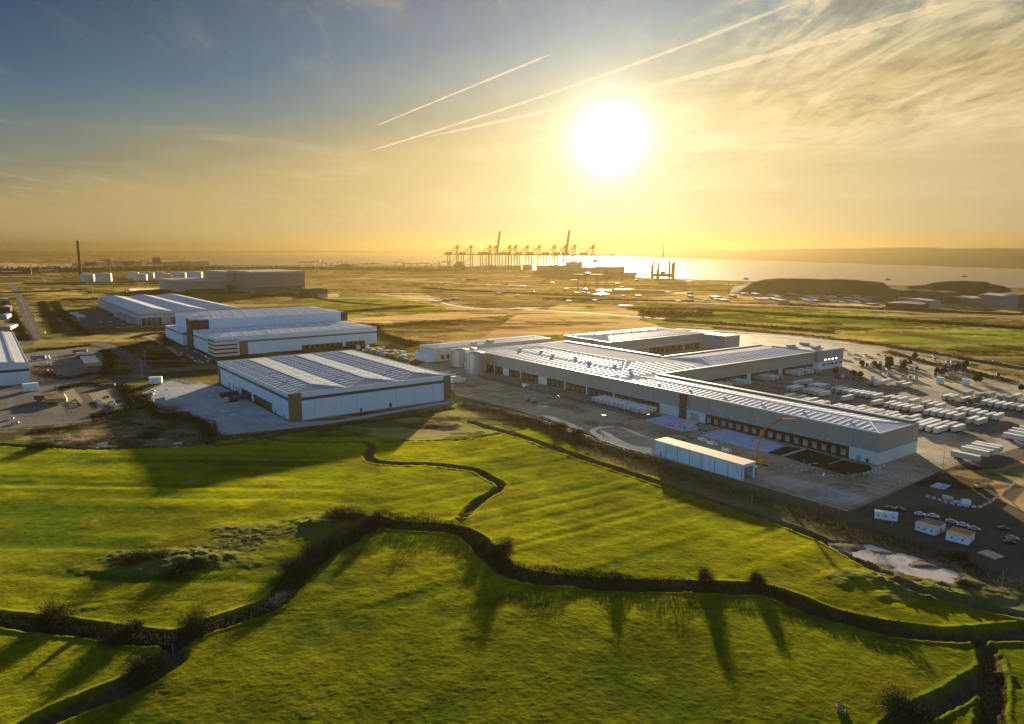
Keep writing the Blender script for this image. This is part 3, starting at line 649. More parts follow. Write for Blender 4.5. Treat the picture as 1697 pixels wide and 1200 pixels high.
def strips(x0, x1, y0, y1, z, rise, axis, n, pitch, wd, cover, e, sides=(0, 1), off=.5, y_lim=None):
    """strip quads running down each slope; cover = (from, to) fraction of the slope from eave to ridge"""
    out = []; sw = ((x1 - x0) if axis == 'y' else (y1 - y0)) / n
    for i in range(n):
        for s in sides:
            lo, hi = (y0, y1) if axis == 'y' else (x0, x1)
            k = lo + pitch * off
            while k + wd < hi:
                ok = True; f0, f1 = cover
                em = min(k - lo, hi - k - wd)
                fmax = 1.0 if em > e * sw else em / (e * sw)
                f1 = min(f1, fmax * .92)
                if f1 - f0 > .12:
                    base = (x0 if axis == 'y' else y0) + i * sw
                    def at(f, kk):
                        t = base + f * sw / 2 if s == 0 else base + sw - f * sw / 2
                        return (t, kk, z + rise * f) if axis == 'y' else (kk, t, z + rise * f)
                    q = [at(f0, k), at(f0, k + wd), at(f1, k + wd), at(f1, k)]
                    out.append(q)
                k += pitch
    return out
def ring(b, x0, y0, x1, y1, z0, z1, t, m=0, proud=0.0):
    """rectangular ring of wall pieces butted end to end, thickness t inwards, standing proud outwards"""
    p = proud
    b.box(x0 - p, y0 - p, z0, x1 + p, y0 + t, z1, m); b.box(x0 - p, y1 - t, z0, x1 + p, y1 + p, z1, m)
    b.box(x0 - p, y0 + t, z0, x0 + t, y1 - t, z1, m); b.box(x1 - t, y0 + t, z0, x1 + p, y1 - t, z1, m); return b
def dockbay(root, side, k0, k1, pitch, z1, dm, extra=.0, face=0.0, dw=3.2, dh=3.4, zb=1.1):
    """one dark recessed canopy panel with individual dock doors"""
    def bx(a, c, za, zc, p0, p1):
        b = MB()
        if side == 'x-': b.box(face - p1, a, za, face - p0, c, zc)
        elif side == 'y-': b.box(a, face - p1, za, c, face - p0, zc)
        return b
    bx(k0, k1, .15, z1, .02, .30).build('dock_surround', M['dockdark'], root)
    n = int((k1 - k0) / pitch); g = (k1 - k0) / n
    for i in range(n):
        c = k0 + g * (i + .5)
        dd = bx(c - dw / 2, c + dw / 2, zb, zb + dh, .32, .55).build('dock_door', dm, root)
        bx(c - dw / 2 - .3, c + dw / 2 + .3, zb + dh + .02, zb + dh + .5, .32, .95).build('dock_canopy', M['chassis'], dd)

# --- front warehouse
def front_warehouse():
    X1, Y1, h = 120.7, 174.0, 18.2
    r = empty('warehouse', FW.o, FW.a, 'pale blue white warehouse with three-ridged striped roof and brown corner panels beside the green field', 'warehouse', 'logistics park warehouses')
    MB().box(0, 0, 0, X1, Y1, h - 5.2).build('wall', M['white'], r)
    MB().box(-.12, -.12, h - 5.2, X1 + .12, Y1 + .12, h - 3.2).build('dark_band', M['band'], r)
    MB().box(-.05, -.05, h - 3.2, X1 + .05, Y1 + .05, h - .35).build('fascia', M['white'], r)
    ring(MB(), 0, 0, X1, Y1, h - .35, h, .5, proud=.14).build('parapet', M['parapet'], r)
    b = hiproof(MB(), .5, X1 - .5, .5, Y1 - .5, h - .30, 2.3, 'y', 3, .42, .42); b.build('roof', M['roofblue'], r)
    q = strips(.5, X1 - .5, .5, Y1 - .5, h - .30, 2.3, 'y', 3, 7.4, 1.3, (.10, .42), .42) + strips(.5, X1 - .5, .5, Y1 - .5, h - .30, 2.3, 'y', 3, 7.4, 1.3, (.50, .88), .42)
    rooflights(r, FW, q)
    for i in range(3):                                   # ridge cappings and hip trims
        sw = (X1 - 1) / 3; m = .5 + sw * (i + .5); c = MB()
        c.beam((m, .5 + .42 * sw, h + 2.0), (m, Y1 - .5 - .42 * sw, h + 2.0), .35)
        for sx in (-1, 1): c.beam((m + sx * sw / 2, .5, h - .25), (m, .5 + .42 * sw, h + 2.0), .28)
        c.build('ridge_capping', M['rooflight'], r)
    MB().box(-.35, -.35, 0, 7.2, 0 - .14, h + .15).box(-.35, -.14, 0, -.14, 3.5, h + .15).build('corner_panel', M['bronze'], r)
    MB().box(X1 - 5.5, -.35, 0, X1 + .35, -.14, h + .15).box(X1 + .14, -.14, 0, X1 + .35, 4, h + .15).build('corner_panel', M['bronze'], r)
    MB().box(-.30, Y1 - 7, 0, -.14, Y1 - 1, h - 5.4).build('corner_panel', M['darkbrown'], r)
    dockbay(r, 'x-', 38, 78, 5.0, 5.6, M['dock'], dw=3.0); dockbay(r, 'x-', 84, 108, 4.8, 5.6, M['dockdark'])
    for v in (114, 121, 129, 140): MB().box(-.20, v, .1, -.02, v + 3.2, 4.6).build('loading_door', M['dgrey'], r)
    for v in (12, 30): MB().box(-.2, v, 0, -.02, v + 1.2, 2.4).build('door', M['band'], r)
    for u in (48, 70.5): MB().box(u, -.2, 0, u + 1.6, -.02, 3.4 if u > 60 else 2.4).build('door', M['band'], r)
    for u in (16, 31, 46, 61, 76, 91, 106): MB().tube((u, -.22, 0), (u, -.22, h - 5.2), .10, .10, 6).build('downpipe', M['parapet'], r)
    for v in (18, 34, 112, 126, 144, 160): MB().tube((-.22, v, 0), (-.22, v, h - 5.2), .10, .10, 6).build('downpipe', M['parapet'], r)
    for i in range(3):
        for k in range(3): MB().box(12 + 40 * i + 4 * k, 40 + 42 * k, h + .9, 13.4 + 40 * i + 4 * k, 41.6 + 42 * k, h + 2.0).build('roof_vent', M['steel'], r)
    MB().box(6, -1.6, -.2, X1 + 9, -.36, .14).build('footing', M['conc'], r)
    for u in (20, 34, 62, 92, 104): MB().box(u, -.16, h - 7.6, u + 1.4, -.02, h - 7.2).build('vent', M['dgrey'], r)
front_warehouse()

# --- long L-shaped warehouse
def long_warehouse():
    h = 17.0
    r = empty('warehouse', FL.o, FL.a, 'long grey L-shaped warehouse with bright striped roof, the largest building, behind the white shed', 'warehouse', 'logistics park warehouses')
    # plan in local u,v: front strip, body behind it, cross wing
    sv, bu, bv0, bv1, wu = 40.5, 112.0, 192.0, 388.0, 250.0
    plan = [(0, 0), (sv, 0), (sv, bv0 + .5), (wu, bv0 + .5), (wu, 252), (bu, 252), (bu, bv1), (0, bv1)]
    MB().prism(plan, 0, 6.6).build('wall', M['white'] if False else mat('pale_lower_cladding', (.46, .48, .46), .5, .06, .2, seams=[(0, 1.2, .06), (1, 1.2, .06)], dirt=((.28, .27, .25), .1, .4)), r)
    def grow(p, g):
        cx, cy = 60, 200; out = []
        n = len(p)
        for i in range(n):
            a, b_, c = Vector(p[i - 1]), Vector(p[i]), Vector(p[(i + 1) % n]); d1 = (b_ - a).normalized(); d2 = (c - b_).normalized()
            n1 = Vector((d1.y, -d1.x)); n2 = Vector((d2.y, -d2.x)); out.append(tuple(b_ + (n1 + n2) * g))
        return out
    MB().prism(grow(plan, .10), 6.6, 8.0).build('band', M['dgrey'], r)
    MB().prism(grow(plan, .04), 8.0, h - .6).build('upper_wall', M['grey'], r)
    pb = MB()
    gp_ = grow(plan, .12); gi = grow(plan, -.6)
    for i in range(len(plan)):
        j = (i + 1) % len(plan)
        pb.hexa([(*gp_[i], h - .6), (*gp_[j], h - .6), (*gi[j], h - .6), (*gi[i], h - .6)], [(*gp_[i], h + .1), (*gp_[j], h + .1), (*gi[j], h + .1), (*gi[i], h + .1)])
    pb.build('parapet', M['parapet'], r)
    # inner edge of the strip carries a taller, darker upstand
    MB().box(sv - 3.2, 2, h + .1, sv + .1, bv0 - 2, h + .9).box(sv - .1, bv0 - 1.8, h + .1, wu, bv0 + .3, h + .5).box(bu - 2.0, 255, h + .1, bu + .1, bv1 - 1, h + .9).box(bu + .2, 249.8, h + .1, wu, 252.1, h + .8).build('upstand', M['grey'], r)
    z = h - .5
    b = MB(); hiproof(b, .6, sv - 3.4, .6, bv0 - .6, z, 1.5, 'y', 1, .42, .05); hiproof(b, .6, bu - 2.2, bv0, bv1 - .6, z, 3.6, 'y', 1, .45, .25); hiproof(b, bu - 8, wu - .6, bv0 + .6, 249.6, z, 3.0, 'x', 1, .4, .4)
    b.prism([(sv, bv0 - .4), (bu + 4, bv0 + .8), (bu + 4, 249), (sv, 249)], z - .4, z + .02)
    b.build('roof', M['roofmetal'], r)
    q = strips(.6, sv - 3.4, .6, bv0 - .6, z, 1.5, 'y', 1, 4.2, 1.15, (.12, .82), .42, (0,)) + strips(.6, sv - 3.4, .6, bv0 - .6, z, 1.5, 'y', 1, 4.2, 1.3, (.10, .9), .42, (1,))
    q += strips(.6, bu - 2.2, bv0, bv1 - .6, z, 3.6, 'y', 1, 6.2, 1.3, (.08, .40), .45, (0,)) + strips(.6, bu - 2.2, bv0, bv1 - .6, z, 3.6, 'y', 1, 6.2, 1.3, (.50, .88), .45, (0,))
    q += strips(bu - 8, wu - .6, bv0 + .6, 249.6, z, 3.0, 'x', 1, 6.0, 1.4, (.12, .42), .4, (0,)) + strips(bu - 8, wu - .6, bv0 + .6, 249.6, z, 3.0, 'x', 1, 6.0, 1.4, (.5, .85), .4, (0,))
    for k in range(13):                                   # dashes on the near hip of the body
        u = 12 + k * 6.6; f = min(u, bu - u) / 56
        if f > .2: q.append([(u, bv0 + .3 + 5, z + 3.6 * 5 / 49), (u + 1.6, bv0 + 5.3, z + 3.6 * 5 / 49), (u + 1.6, bv0 + 5 + 38 * f, z + 3.6 * (5 + 38 * f) / 49), (u, bv0 + 5 + 38 * f, z + 3.6 * (5 + 38 * f) / 49)])
    rooflights(r, FL, q)
    c = MB(); c.beam((19, 16, z + 1.55), (19, bv0 - 3, z + 1.55), .25); c.beam((.6, .6, z), (19, 16, z + 1.55), .35); c.beam((sv - 3.4, .6, z), (19, 16, z + 1.55), .25)
    c.beam((.6, bv0, z), (55.2, bv0 + 49, z + 3.65), .35); c.beam((55.2, bv0 + 49, z + 3.65), (55.2, bv1 - 28, z + 3.65), .25); c.beam((bu - 8, bv0 + .6, z), (bu + 12, 221, z + 3.05), .3); c.beam((bu - 8, 249.6, z), (bu + 12, 221, z + 3.05), .3)
    c.build('ridge_capping', M['rooflight'], r)
    # dock bays along the near side
    for a, c_, pt in ((16, 112, 5.4), (152, 196, 4.5), (198, 226, 5.6), (228, 252, 5.6), (254, 276, 5.4), (288, 312, 5.8), (314, 330, 5.4), (340, 352, 5.6), (354, 366, 5.6)):
        dockbay(r, 'x-', a, c_, pt, 6.4, M['dock'] if a > 150 else mat('pale_dock_door', (.22, .20, .17), .6, .3, .3), dw=2.9)
    MB().box(-1.6, 128, 0, -.14, 133, h - .7).build('stair_tower', M['darkbrown'], r)
    MB().box(-.35, 118, 0, -.02, 124, 5.2).build('loading_door', M['dgrey'], r)
    MB().box(-.3, 5, .1, -.02, 6.4, 2.3).build('door', M['band'], r); MB().box(-.3, 9.5, .1, -.02, 11.5, 3.0).build('door', M['dgrey'], r)
    for v in range(10, 190, 9): MB().box(-.5, v, 7.6, -.12, v + .5, 8.0).build('wall_light', M['rooflight'], r)
    for v in (22, 47, 60, 72, 95, 116, 140, 158, 170, 185, 210, 240): MB().box(-.25, v, 12.2, -.06, v + 1.2, 12.6).build('vent', M['dgrey'], r)
    for v in list(range(14, 190, 16)) + list(range(204, 388, 18)): MB().tube((-.24, v, 8.1), (-.24, v, h - .6), .11, .11, 6).build('downpipe', M['dgrey'], r)
    for k in range(7): MB().box(30 + 6 * (k % 2), 210 + 24 * k, h + 1.4, 32 + 6 * (k % 2), 212.5 + 24 * k, h + 3.2).build('roof_vent', M['steel'], r)
    for k in range(6): MB().box(8, 20 + 28 * k, h + .2, 9.2, 21.5 + 28 * k, h + 1.2).build('roof_vent', M['steel'], r)
    # cross wing docks and offices
    for a, c_, pt in ((70, 150, 6.0), (156, 195, 6.0), (201, 248, 6.0)): dockbay(r, 'y-', a, c_, pt, 6.2, M['dock'], face=bv0 + .5, dw=3.0)
    o = MB().box(wu + .14, 189, 0, 292, 238, h + .6).build('office_block', M['white'], r)
    MB().box(wu + .1, 188.7, 7.2, 292.3, 238.3, h + .9).build('office_upper_cladding', M['dgrey'], o)
    for k in range(5): MB().box(258 + k * 7, 188.55, 3.6, 262.5 + k * 7, 188.95, 5.4).build('window', M['glass'], o)
    for k in range(4): MB().box(261 + k * 6, 188.5, 8.4, 263.4 + k * 6, 188.68, 9.6).build('lit_window', M['litwin'], o)
    for (x, y, sx, sy, sz) in ((262, 200, 6, 4, 2), (272, 205, 8, 5, 1.6), (255, 222, 10, 4, 1.8), (280, 220, 5, 8, 2.2)): MB().box(x, y, h + .9, x + sx, y + sy, h + .9 + sz).build('roof_plant', M['steel'], o)
M['litwin'] = mat('lit_window', (.6, .5, .3), .4, .1, 1, emit=((1, .72, .35), 1.2))
long_warehouse()

def simple_warehouse(fr, x0, x1, y0, y1, h, label, wall, roofn, axis, rise, band=True, strip=(7, 1.3), docks=None, name='warehouse', z_roof_m=None, lights=True, lens=None):
    o = fr.w(x0, y0); r = empty(name, o, fr.a, label, 'warehouse', 'logistics park warehouses'); X, Y = x1 - x0, y1 - y0
    MB().box(0, 0, 0, X, Y, h * .72 if band else h - .4).build('wall', wall, r)
    if band:
        MB().box(-.1, -.1, h * .72, X + .1, Y + .1, h * .80).build('dark_band', M['band'], r); MB().box(-.03, -.03, h * .80, X + .03, Y + .03, h - .4).build('fascia', wall, r)
    ring(MB(), 0, 0, X, Y, h - .4, h, .6, proud=.15).build('parapet', M['parapet'], r)
    hiproof(MB(), .6, X - .6, .6, Y - .6, h - .35, rise, axis, roofn, .4, .4).build('roof', z_roof_m or M['roofmetal'], r)
    if lights:
        fr2 = Fr(o, math.degrees(fr.a)); rooflights(r, fr2, strips(.6, X - .6, .6, Y - .6, h - .35, rise, axis, roofn, strip[0], strip[1], (.15, .8), .4))
    return r, X, Y
# warehouse behind the long one
r, X, Y = simple_warehouse(FL, 145, 292, 357, 430, 17, 'grey warehouse with white hipped roof and roof vents, behind the long L-shaped warehouse', M['grey'], 1, 'x', 3.0, False, (6, 1.2))
for k in range(8): MB().cyl(18 + k * 14, Y * .5 + 6, 17 + 1.8, 17 + 4.6, .7, .7, 8).build('roof_vent', M['chassis'], r)
MB().box(X + .15, -30, 0, X + 26, Y * .4, 15.5).build('office_block', M['dgrey'], r)
dockbay(r, 'y-', 60, 112, 6.5, 6.0, M['dock']); dockbay(r, 'y-', 116, 140, 6.0, 6.0, M['dock'])
MB().box(.2, -.25, 7.6, X - .2, -.05, 8.6).build('band', M['parapet'], r)
# low long building with office end on its left
r, X, Y = simple_warehouse(FL, -11, 136, 441, 474, 13.5, 'low cream grey building with small square windows, left of the storage silos', mat('cream_cladding', (.42, .40, .34), .5, .06, .2), 1, 'x', 1.6, False, (5, 1.3))
for k in range(9): MB().box(6 + k * 6.5, -.22, 2.2, 9.2 + k * 6.5, -.02, 6.2).build('window', M['glass'], r)
MB().box(-.22, 3, 5.6, -.02, Y - 4, 7.0).build('window', M['glass'], r)
MB().box(-9, 1, 0, -.1, Y - 6, 7.4).build('office_annex', M['white'], r)
MB().box(70, 8, 13.7, 76, 14, 16).box(48, 6, 13.7, 53, 10, 15.5).build('roof_plant', M['steel'], r)
# silos between the two
for i, (p, rr, hh, lab) in enumerate(((G(763, 606), 9.0, 17.0, 'fat silver storage silo, the left one beside the long warehouse'), (G(788, 618), 8.6, 20.0, 'tallest silver storage silo nearest the end of the long warehouse'), (G(775, 612), 3.6, 9.0, 'small pale pump house tank squeezed between the two fat silos'), (G(778, 600), 7.5, 15.0, 'silver storage silo half hidden behind the two front silos'))):
    t = empty('storage_silo', p, 0, lab, 'silo', 'storage silos by the long warehouse')
    sd = MB(); sd.cyl(0, 0, .4, hh - 1.2, rr, rr, 28); sd.build('tank_shell', M['steel'], t, smooth=False)
    MB().tube((0, 0, hh - 1.2), (0, 0, hh), rr, rr * .25, 28).build('roof', M['steel'], t)
    MB().cyl(0, 0, 0, .4, rr + .4, rr + .4, 28).build('base', M['conc'], t)
    if rr > 5:
        for k in range(10): a = k * math.pi / 5; MB().box(-.15, rr, .4, .15, rr + .35, hh - 1.2).build('rib', M['steel'], t).rotation_euler = (0, 0, a)

# --- tall high-bay warehouse and lower hall
def highbay():
    o = FW.w(38, 331); r = empty('warehouse', o, FW.a, 'pale high-bay warehouse with lower hall, dark corner tower and stacked office window bands', 'warehouse', 'logistics park warehouses')
    X = 184.0; d1 = 95.0; d2 = 212.0; h1, h2 = 20.0, 31.0
    MB().box(0, 0, 0, X, d1, 13.0).build('hall_wall', M['white'], r); MB().box(-.1, -.1, 13.0, X + .1, d1, 15.0).build('dark_band', M['bronze'], r); MB().box(-.04, -.04, 15.0, X + .04, d1, h1 - .4).build('fascia', M['white'], r)
    ring(MB(), 0, 0, X, d1 - .2, h1 - .4, h1, .6, proud=.15).build('parapet', M['parapet'], r)
    hiproof(MB(), .6, X - .6, .6, d1 - .8, h1 - .35, 2.4, 'x', 2, .35, .35).build('hall_roof', M['roofmetal'], r)
    MB().box(6, d1 + .2, 0, X + 4, d2, h2 - .4).build('high_bay_wall', M['white'], r)
    ring(MB(), 6, d1 + .2, X + 4, d2, h2 - .4, h2, .6, proud=.15).build('high_bay_parapet', M['parapet'], r)
    hiproof(MB(), 6.6, X + 3.4, d1 + .8, d2 - .6, h2 - .35, 3.2, 'x', 2, .35, .35).build('high_bay_roof', M['roofmetal'], r)
    q = strips(.6, X - .6, .6, d1 - .8, h1 - .35, 2.4, 'x', 2, 13, 1.6, (.2, .8), .35) + strips(6.6, X + 3.4, d1 + .8, d2 - .6, h2 - .35, 3.2, 'x', 2, 13, 1.6, (.2, .8), .35)
    rooflights(r, Fr(o, math.degrees(FW.a)), q)
    MB().box(-1.5, d1 + 2, 0, 18, d1 + .1, h2 + .3).box(-1.5, d1 + 2, 0, 5.9, d1 + 24, h2 + .3).build('corner_tower', M['darkbrown'], r)
    MB().box(X - 4, d1 - .1, h1 + .3, X + 5, d1 + .1, h2 + .3).box(X + 4.05, d1 + .3, 0, X + 4.5, d1 + 14, h2 + .3).build('corner_panel', M['darkbrown'], r)
    MB().box(-6, d1 + 26, 0, 5.9, d2 + 4, 15.6).build('side_aisle', M['white'], r); MB().box(-6.2, d1 + 25.8, 12.2, 5.7, d2 + 4.2, 13.8).build('dark_band', M['band'], r)
    of = MB().box(-1.2, -1.2, 0, 24, -.15, 17.8).box(-1.2, -.15, 0, -.15, 26, 17.8).build('office_corner', M['twhite'], r)
    for k, zc in enumerate((2.6, 6.8, 11.0, 15.2)): MB().box(-1.35, -1.35, zc, 22, -1.22, zc + 1.5).build('window_band', M['glass'] if k < 3 else M['dgrey'], of)
    for zc in (2.6, 6.8, 11.0, 15.2): MB().box(-1.35, -1.2, zc, -1.22, 24, zc + 1.5).build('window_band', M['glass'], of)
    MB().box(24.2, -.3, 0, 33, -.12, 15.2).build('bronze_panel', M['bronze'], r)
    dockbay(r, 'y-', 92, 140, 5.5, 5.0, M['dock']); dockbay(r, 'y-', 144, 168, 5.5, 5.0, M['dock'])
highbay()
# --- far left glazed warehouse
def glazed():
    o = FW.w(33, 739); r = empty('warehouse', o, FW.a, 'wide grey warehouse with tall glazed entrance bays, behind the high-bay warehouse', 'warehouse', 'logistics park warehouses')
    X, Y, h = 150.0, 440.0, 18.5
    g = mat('mid_grey_cladding', (.30, .31, .30), .5, .06, .1)
    MB().box(0, 0, 0, X, Y, h - 4.6).build('wall', g, r); MB().box(-.1, -.1, h - 4.6, X + .1, Y + .1, h - 3.6).build('dark_band', M['band'], r); MB().box(-.05, -.05, h - 3.6, X + .05, Y + .05, h - .4).build('fascia', g, r)
    hiproof(MB(), -.6, X + .6, -.6, Y + .6, h - .38, 5.0, 'y', 3, .5, .5).build('roof', M['roofmetal'], r)
    q = []
    rooflights(r, Fr(o, math.degrees(FW.a)), strips(-.6, X + .6, -.6, Y + .6, h - .38, 5.0, 'y', 3, 1e3, 440, (.1, .9), .5))
    for a, c in ((2, 30), (44, 96), (104, 146)):
        e = MB().box(a, -7, 0, c, -.15, 11).build('entrance_bay', M['glass'], r); MB().box(a - 1, -8, 11, c + 1, -.15, 12).build('canopy', M['parapet'], e)
        n = int((c - a) / 6.5)
        for k in range(n + 1): MB().box(a + k * (c - a) / n - .3, -7.6, 0, a + k * (c - a) / n + .3, -7.05, 11).build('column', M['parapet'], e)
    for k in range(3): MB().box(-8, 30 + k * 60, 0, -.15, 66 + k * 60, 9).build('side_bay', M['dgrey'], r)
glazed()
# --- left edge warehouse
def leftw():
    c = FW.l(G(46.5, 600, 18)); o = FW.w(c[0] - 150, c[1]); r = empty('warehouse', o, FW.a, 'blue grey warehouse with ribbed roof, cut off by the left edge', 'warehouse', 'logistics park warehouses')
    X, Y, h = 150.0, 285.0, 18.0; wl = mat('blue_grey_cladding', (.40, .46, .52), .5, .06, .1, seams=[(0, 2, .05), (1, 2, .05)])
    MB().box(0, 0, 0, X, Y, 10.6).build('wall', wl, r); MB().box(-.1, -.1, 10.6, X + .1, Y + .1, 12.6).build('dark_band', mat('navy_band', (.01, .012, .03), .5), r); MB().box(-.04, -.04, 12.6, X + .04, Y + .04, h - .4).build('fascia', wl, r)
    ring(MB(), 0, 0, X, Y, h - .4, h, .6, proud=.15).build('parapet', M['twhite'], r)
    hiproof(MB(), .6, X - .6, .6, Y - .6, h - .36, 2.6, 'y', 3, .03, .03).build('roof', M['roofmetal'], r)
    q = [x for x in strips(.6, X - .6, .6, Y - .6, h - .36, 2.6, 'y', 3, 5.4, 1.1, (.1, .9), .03)]
    rooflights(r, Fr(o, math.degrees(FW.a)), q)
    MB().box(X - 11, 2, h - .1, X - 9, Y - 4, h + 1.7).build('walkway_strip', M['twhite'], r)
leftw()
# --- far grey pair
def fargrey(x0, x1, yb, dpt, h, lab, mt, seam=6.0, x_extra=None, cat='warehouse'):
    a = G(x0, yb); b_ = G(x1, yb - .034 * (x1 - x0)); L = (b_ - a).length; an = math.atan2(b_.y - a.y, b_.x - a.x)
    r = empty('warehouse', a, an, lab, cat); mm = mt
    MB().box(0, 0, 0, L, dpt, h * .9).build('wall', mm, r); MB().box(-1, -1, h * .9, L + 1, dpt + 1, h).build('roof', M['roofmetal'] if False else M['dgrey'], r)
    MB().box(L * .05, -1.2, h * .02, L * .95, -.1, h * .28).build('loading_bays', M['band'], r)
    return r, L
lo = mat('drab_cladding', (.16, .145, .11), .6, .08, .03, seams=[(2, 11, .28)])
lt = mat('light_drab_cladding', (.22, .20, .15), .6, .08, .03, seams=[(2, 11, .25)])
fargrey(418, 506, 486, 220, 55, 'tall drab striped box of a warehouse in the left distance, right block of the pair', lo)
fargrey(376, 419, 482, 200, 52, 'tall dark-fronted warehouse block standing between two drab warehouses in the left distance', lt)
fargrey(305, 376, 485.5, 260, 30, 'lower long drab warehouse in the left distance, left of the tall block', lt)
# --- white shed on the yard edge
def shed():
    c = FL.l(G(1230, 797.5)); o = FL.w(c[0], c[1]); r = empty('storage_shed', o, FL.a, 'long narrow pale blue shed with tan roof and open dark end doorway', 'shed')
    L = 57.5; wd = 9.6; h = 7.9; wl = mat('shed_sheeting', (.50, .57, .60), .5, .06, .2, seams=[(1, .9, .08)], dirt=((.34, .34, .31), .25, .5))
    b = MB(); b.box(0, 0, 0, .3, L, h); b.box(wd - .3, .0, 0, wd, L, h); b.box(.3, L - .3, 0, wd - .3, L, h); b.box(.3, 0, h - 1.4, wd - .3, .3, h); b.box(.3, 0, 0, 1.2, .3, h - 1.4); b.box(wd - 1.4, 0, 0, wd - .3, .3, h - 1.4)
    b.build('wall', wl, r); MB().box(-.2, -.2, h + .003, wd + .2, L + .2, h + .3).build('roof', mat('tan_roof_sheet', (.56, .44, .30), .8, .08, .2), r)
    for k in range(8): MB().box(-.18, .4 + k * 8.05, 0, -.003, .7 + k * 8.05, h).build('wall_post', M['steel'], r)
    MB().box(-.12, 52, 0, -.003, 53.2, 2.3).build('door', M['dgrey'], r)
    r2 = empty('storage_container', FL.w(c[0] + wd + .6, c[1] + 1), FL.a, 'small white container stood against the open end of the long pale shed', 'container')
    MB().box(0, 0, .1, 2.4, 6, 5.0).build('body', M['twhite'], r2); MB().box(.3, -.1, .3, 2.1, -.003, 4.6).build('door', M['tblue'], r2)
shed()
# white sheeting ramp and pale panels on the works
b = MB(); P = [G(1127.5, 703), G(1145, 709.5), G(1159, 701.5), G(1141, 696.5)]
b.hexa([(p.x, p.y, .9 if i > 1 else .15) for i, p in enumerate(P)], [(p.x, p.y, 1.1 if i > 1 else .35) for i, p in enumerate(P)]); tag(b.build('steel_ramp', M['twhite']), 'flat white square ramp lying on the blue grey slab in front of the stair tower', 'ramp')
# ---------------------------------------------------------------- vehicles (prototypes)
def ordw(i):
    ten = ['', '', 'twenty', 'thirty', 'forty', 'fifty']; tenth_ = ['', '', 'twentieth', 'thirtieth', 'fortieth', 'fiftieth']; n = i + 1
    if n <= 20: return ORD[i]
    return tenth_[n // 10] if n % 10 == 0 else ten[n // 10] + '-' + ORD[n % 10 - 1]
def relabel(group, text):
    """number the things of a group from left to right as seen along the view"""
    L = sorted([o for o in COL.objects if o.parent is None and o.get('group') == group], key=lambda o: o.location.x / max(o.location.y, 1))
    for i, o in enumerate(L): o['label'] = text % ordw(i)
ORD = ['first', 'second', 'third', 'fourth', 'fifth', 'sixth', 'seventh', 'eighth', 'ninth', 'tenth', 'eleventh', 'twelfth', 'thirteenth', 'fourteenth', 'fifteenth', 'sixteenth', 'seventeenth', 'eighteenth', 'nineteenth', 'twentieth']
def make_trailer(m, kind='box trailer', door=None, L=13.6, roof=None):
    r = empty('trailer', (0, 0, 0), 0, None, 'trailer')
    MB().box(0, 0, 1.15, L, 2.6, 4.0).build('body', m, r)
    MB().box(.03, .03, 4.003, L - .03, 2.57, 4.05).build('roof', roof or (M['troof_lit'] if m == M['twhite'] else m), r)
    MB().box(-.05, .12, 1.3, -.003, 2.48, 3.85).build('rear_door', door or m, r)
    MB().box(.3, .7, .85, L - .4, 1.9, 1.147).build('chassis', M['chassis'], r)
    for k in range(3): 
        for y in (.12, 2.06): MB().tube((2.2 + k * 1.35, y, .5), (2.2 + k * 1.35, y + .42, .5), .5, .5, 10).build('wheel', M['tyre'], r)
    for y in (.35, 2.0): MB().box(L - 3.0, y, 0, L - 2.8, y + .2, .85).build('landing_leg', M['chassis'], r)
    return r
def make_far_trailer(m):
    r = MB().box(0, 0, .9, 13.6, 2.6, 4.0).box(1.2, .2, 0, 5.6, 2.4, .897).box(10.6, .4, 0, 10.8, 2.2, .897).build('trailer', m); return tag(r, None, 'trailer')
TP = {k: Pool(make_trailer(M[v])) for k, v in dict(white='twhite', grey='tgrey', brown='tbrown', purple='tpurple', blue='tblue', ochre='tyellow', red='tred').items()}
TP['cream'] = Pool(make_trailer(mat('trailer_cream', (.40, .36, .27), .45, .1, .3, seams=[(0, 2.7, .12)]), roof=M['troof_lit'])); TP['pale grey'] = Pool(make_trailer(mat('trailer_pale_grey', (.30, .31, .31), .45, .1, .3, seams=[(0, 2.7, .12)]), roof=mat('sunlit_grey_trailer_roof', (.50, .50, .50), .45, .1, .3)))  # roofs coloured lighter than the bodies for the sun on top
def z8(im, x, y):   # traced crop coordinates -> photo pixels
    s = {'C': (1297, 580, 8.485), 'B': (1497, 580, 8.485), 'B2': (1497, 640, 8.485), 'P5': (930, 630, 6.788), 'P4': (0, 590, 6.668), 'L': (1430, 760, 6.356), 'K': (1370, 560, 11.31), 'K2': (1547, 560, 11.31), 'W': (1120, 540, 6.06), 'V': (220, 600, 6.06), 'P': (0, 410, 6.06), 'H': (260, 500, 8.485)}[im]
    return s[0] + x / s[2], s[1] + y / s[2]
def trow(im, pts, where, kinds='white', deg=None, z=4.0, group=None, ordn=True):
    """pts: near left roof corners of the trailers, traced left to right"""
    n = len(pts)
    for i, p in enumerate(pts):
        g = G(*z8(im, *p), z); kd = rnd.choice(['white', 'white', 'cream', 'pale grey']) if kinds == 'white' else kinds if isinstance(kinds, str) else kinds[i % len(kinds)]
        a = FL.a if deg is None else R(deg)
        lab = ('%s trailer, %s from left %s' % (kd, ORD[i], where)) if n > 1 else '%s trailer alone %s' % (kd, where)
        a += R(rnd.uniform(-.5, .5))
        o = Vector((g.x, g.y, .06))
        # the traced corner is the left near one; the body reaches to the left of its axis
        TP[kd].put(o, a, lab, group or 'box trailers parked in the freight yard')
trow('C', [(170, 452), (300, 432)], 'in the row farthest back, by the cross wing')
trow('C', [(95, 520), (160, 533)], 'in the pair beside the cross wing trailers')
trow('C', [(400, 490), (465, 498), (530, 506)], 'in the three right of the cross wing')
trow('C', [(330, 555), (400, 570), (470, 587), (540, 603)], 'in the block of four with a dark hatch')
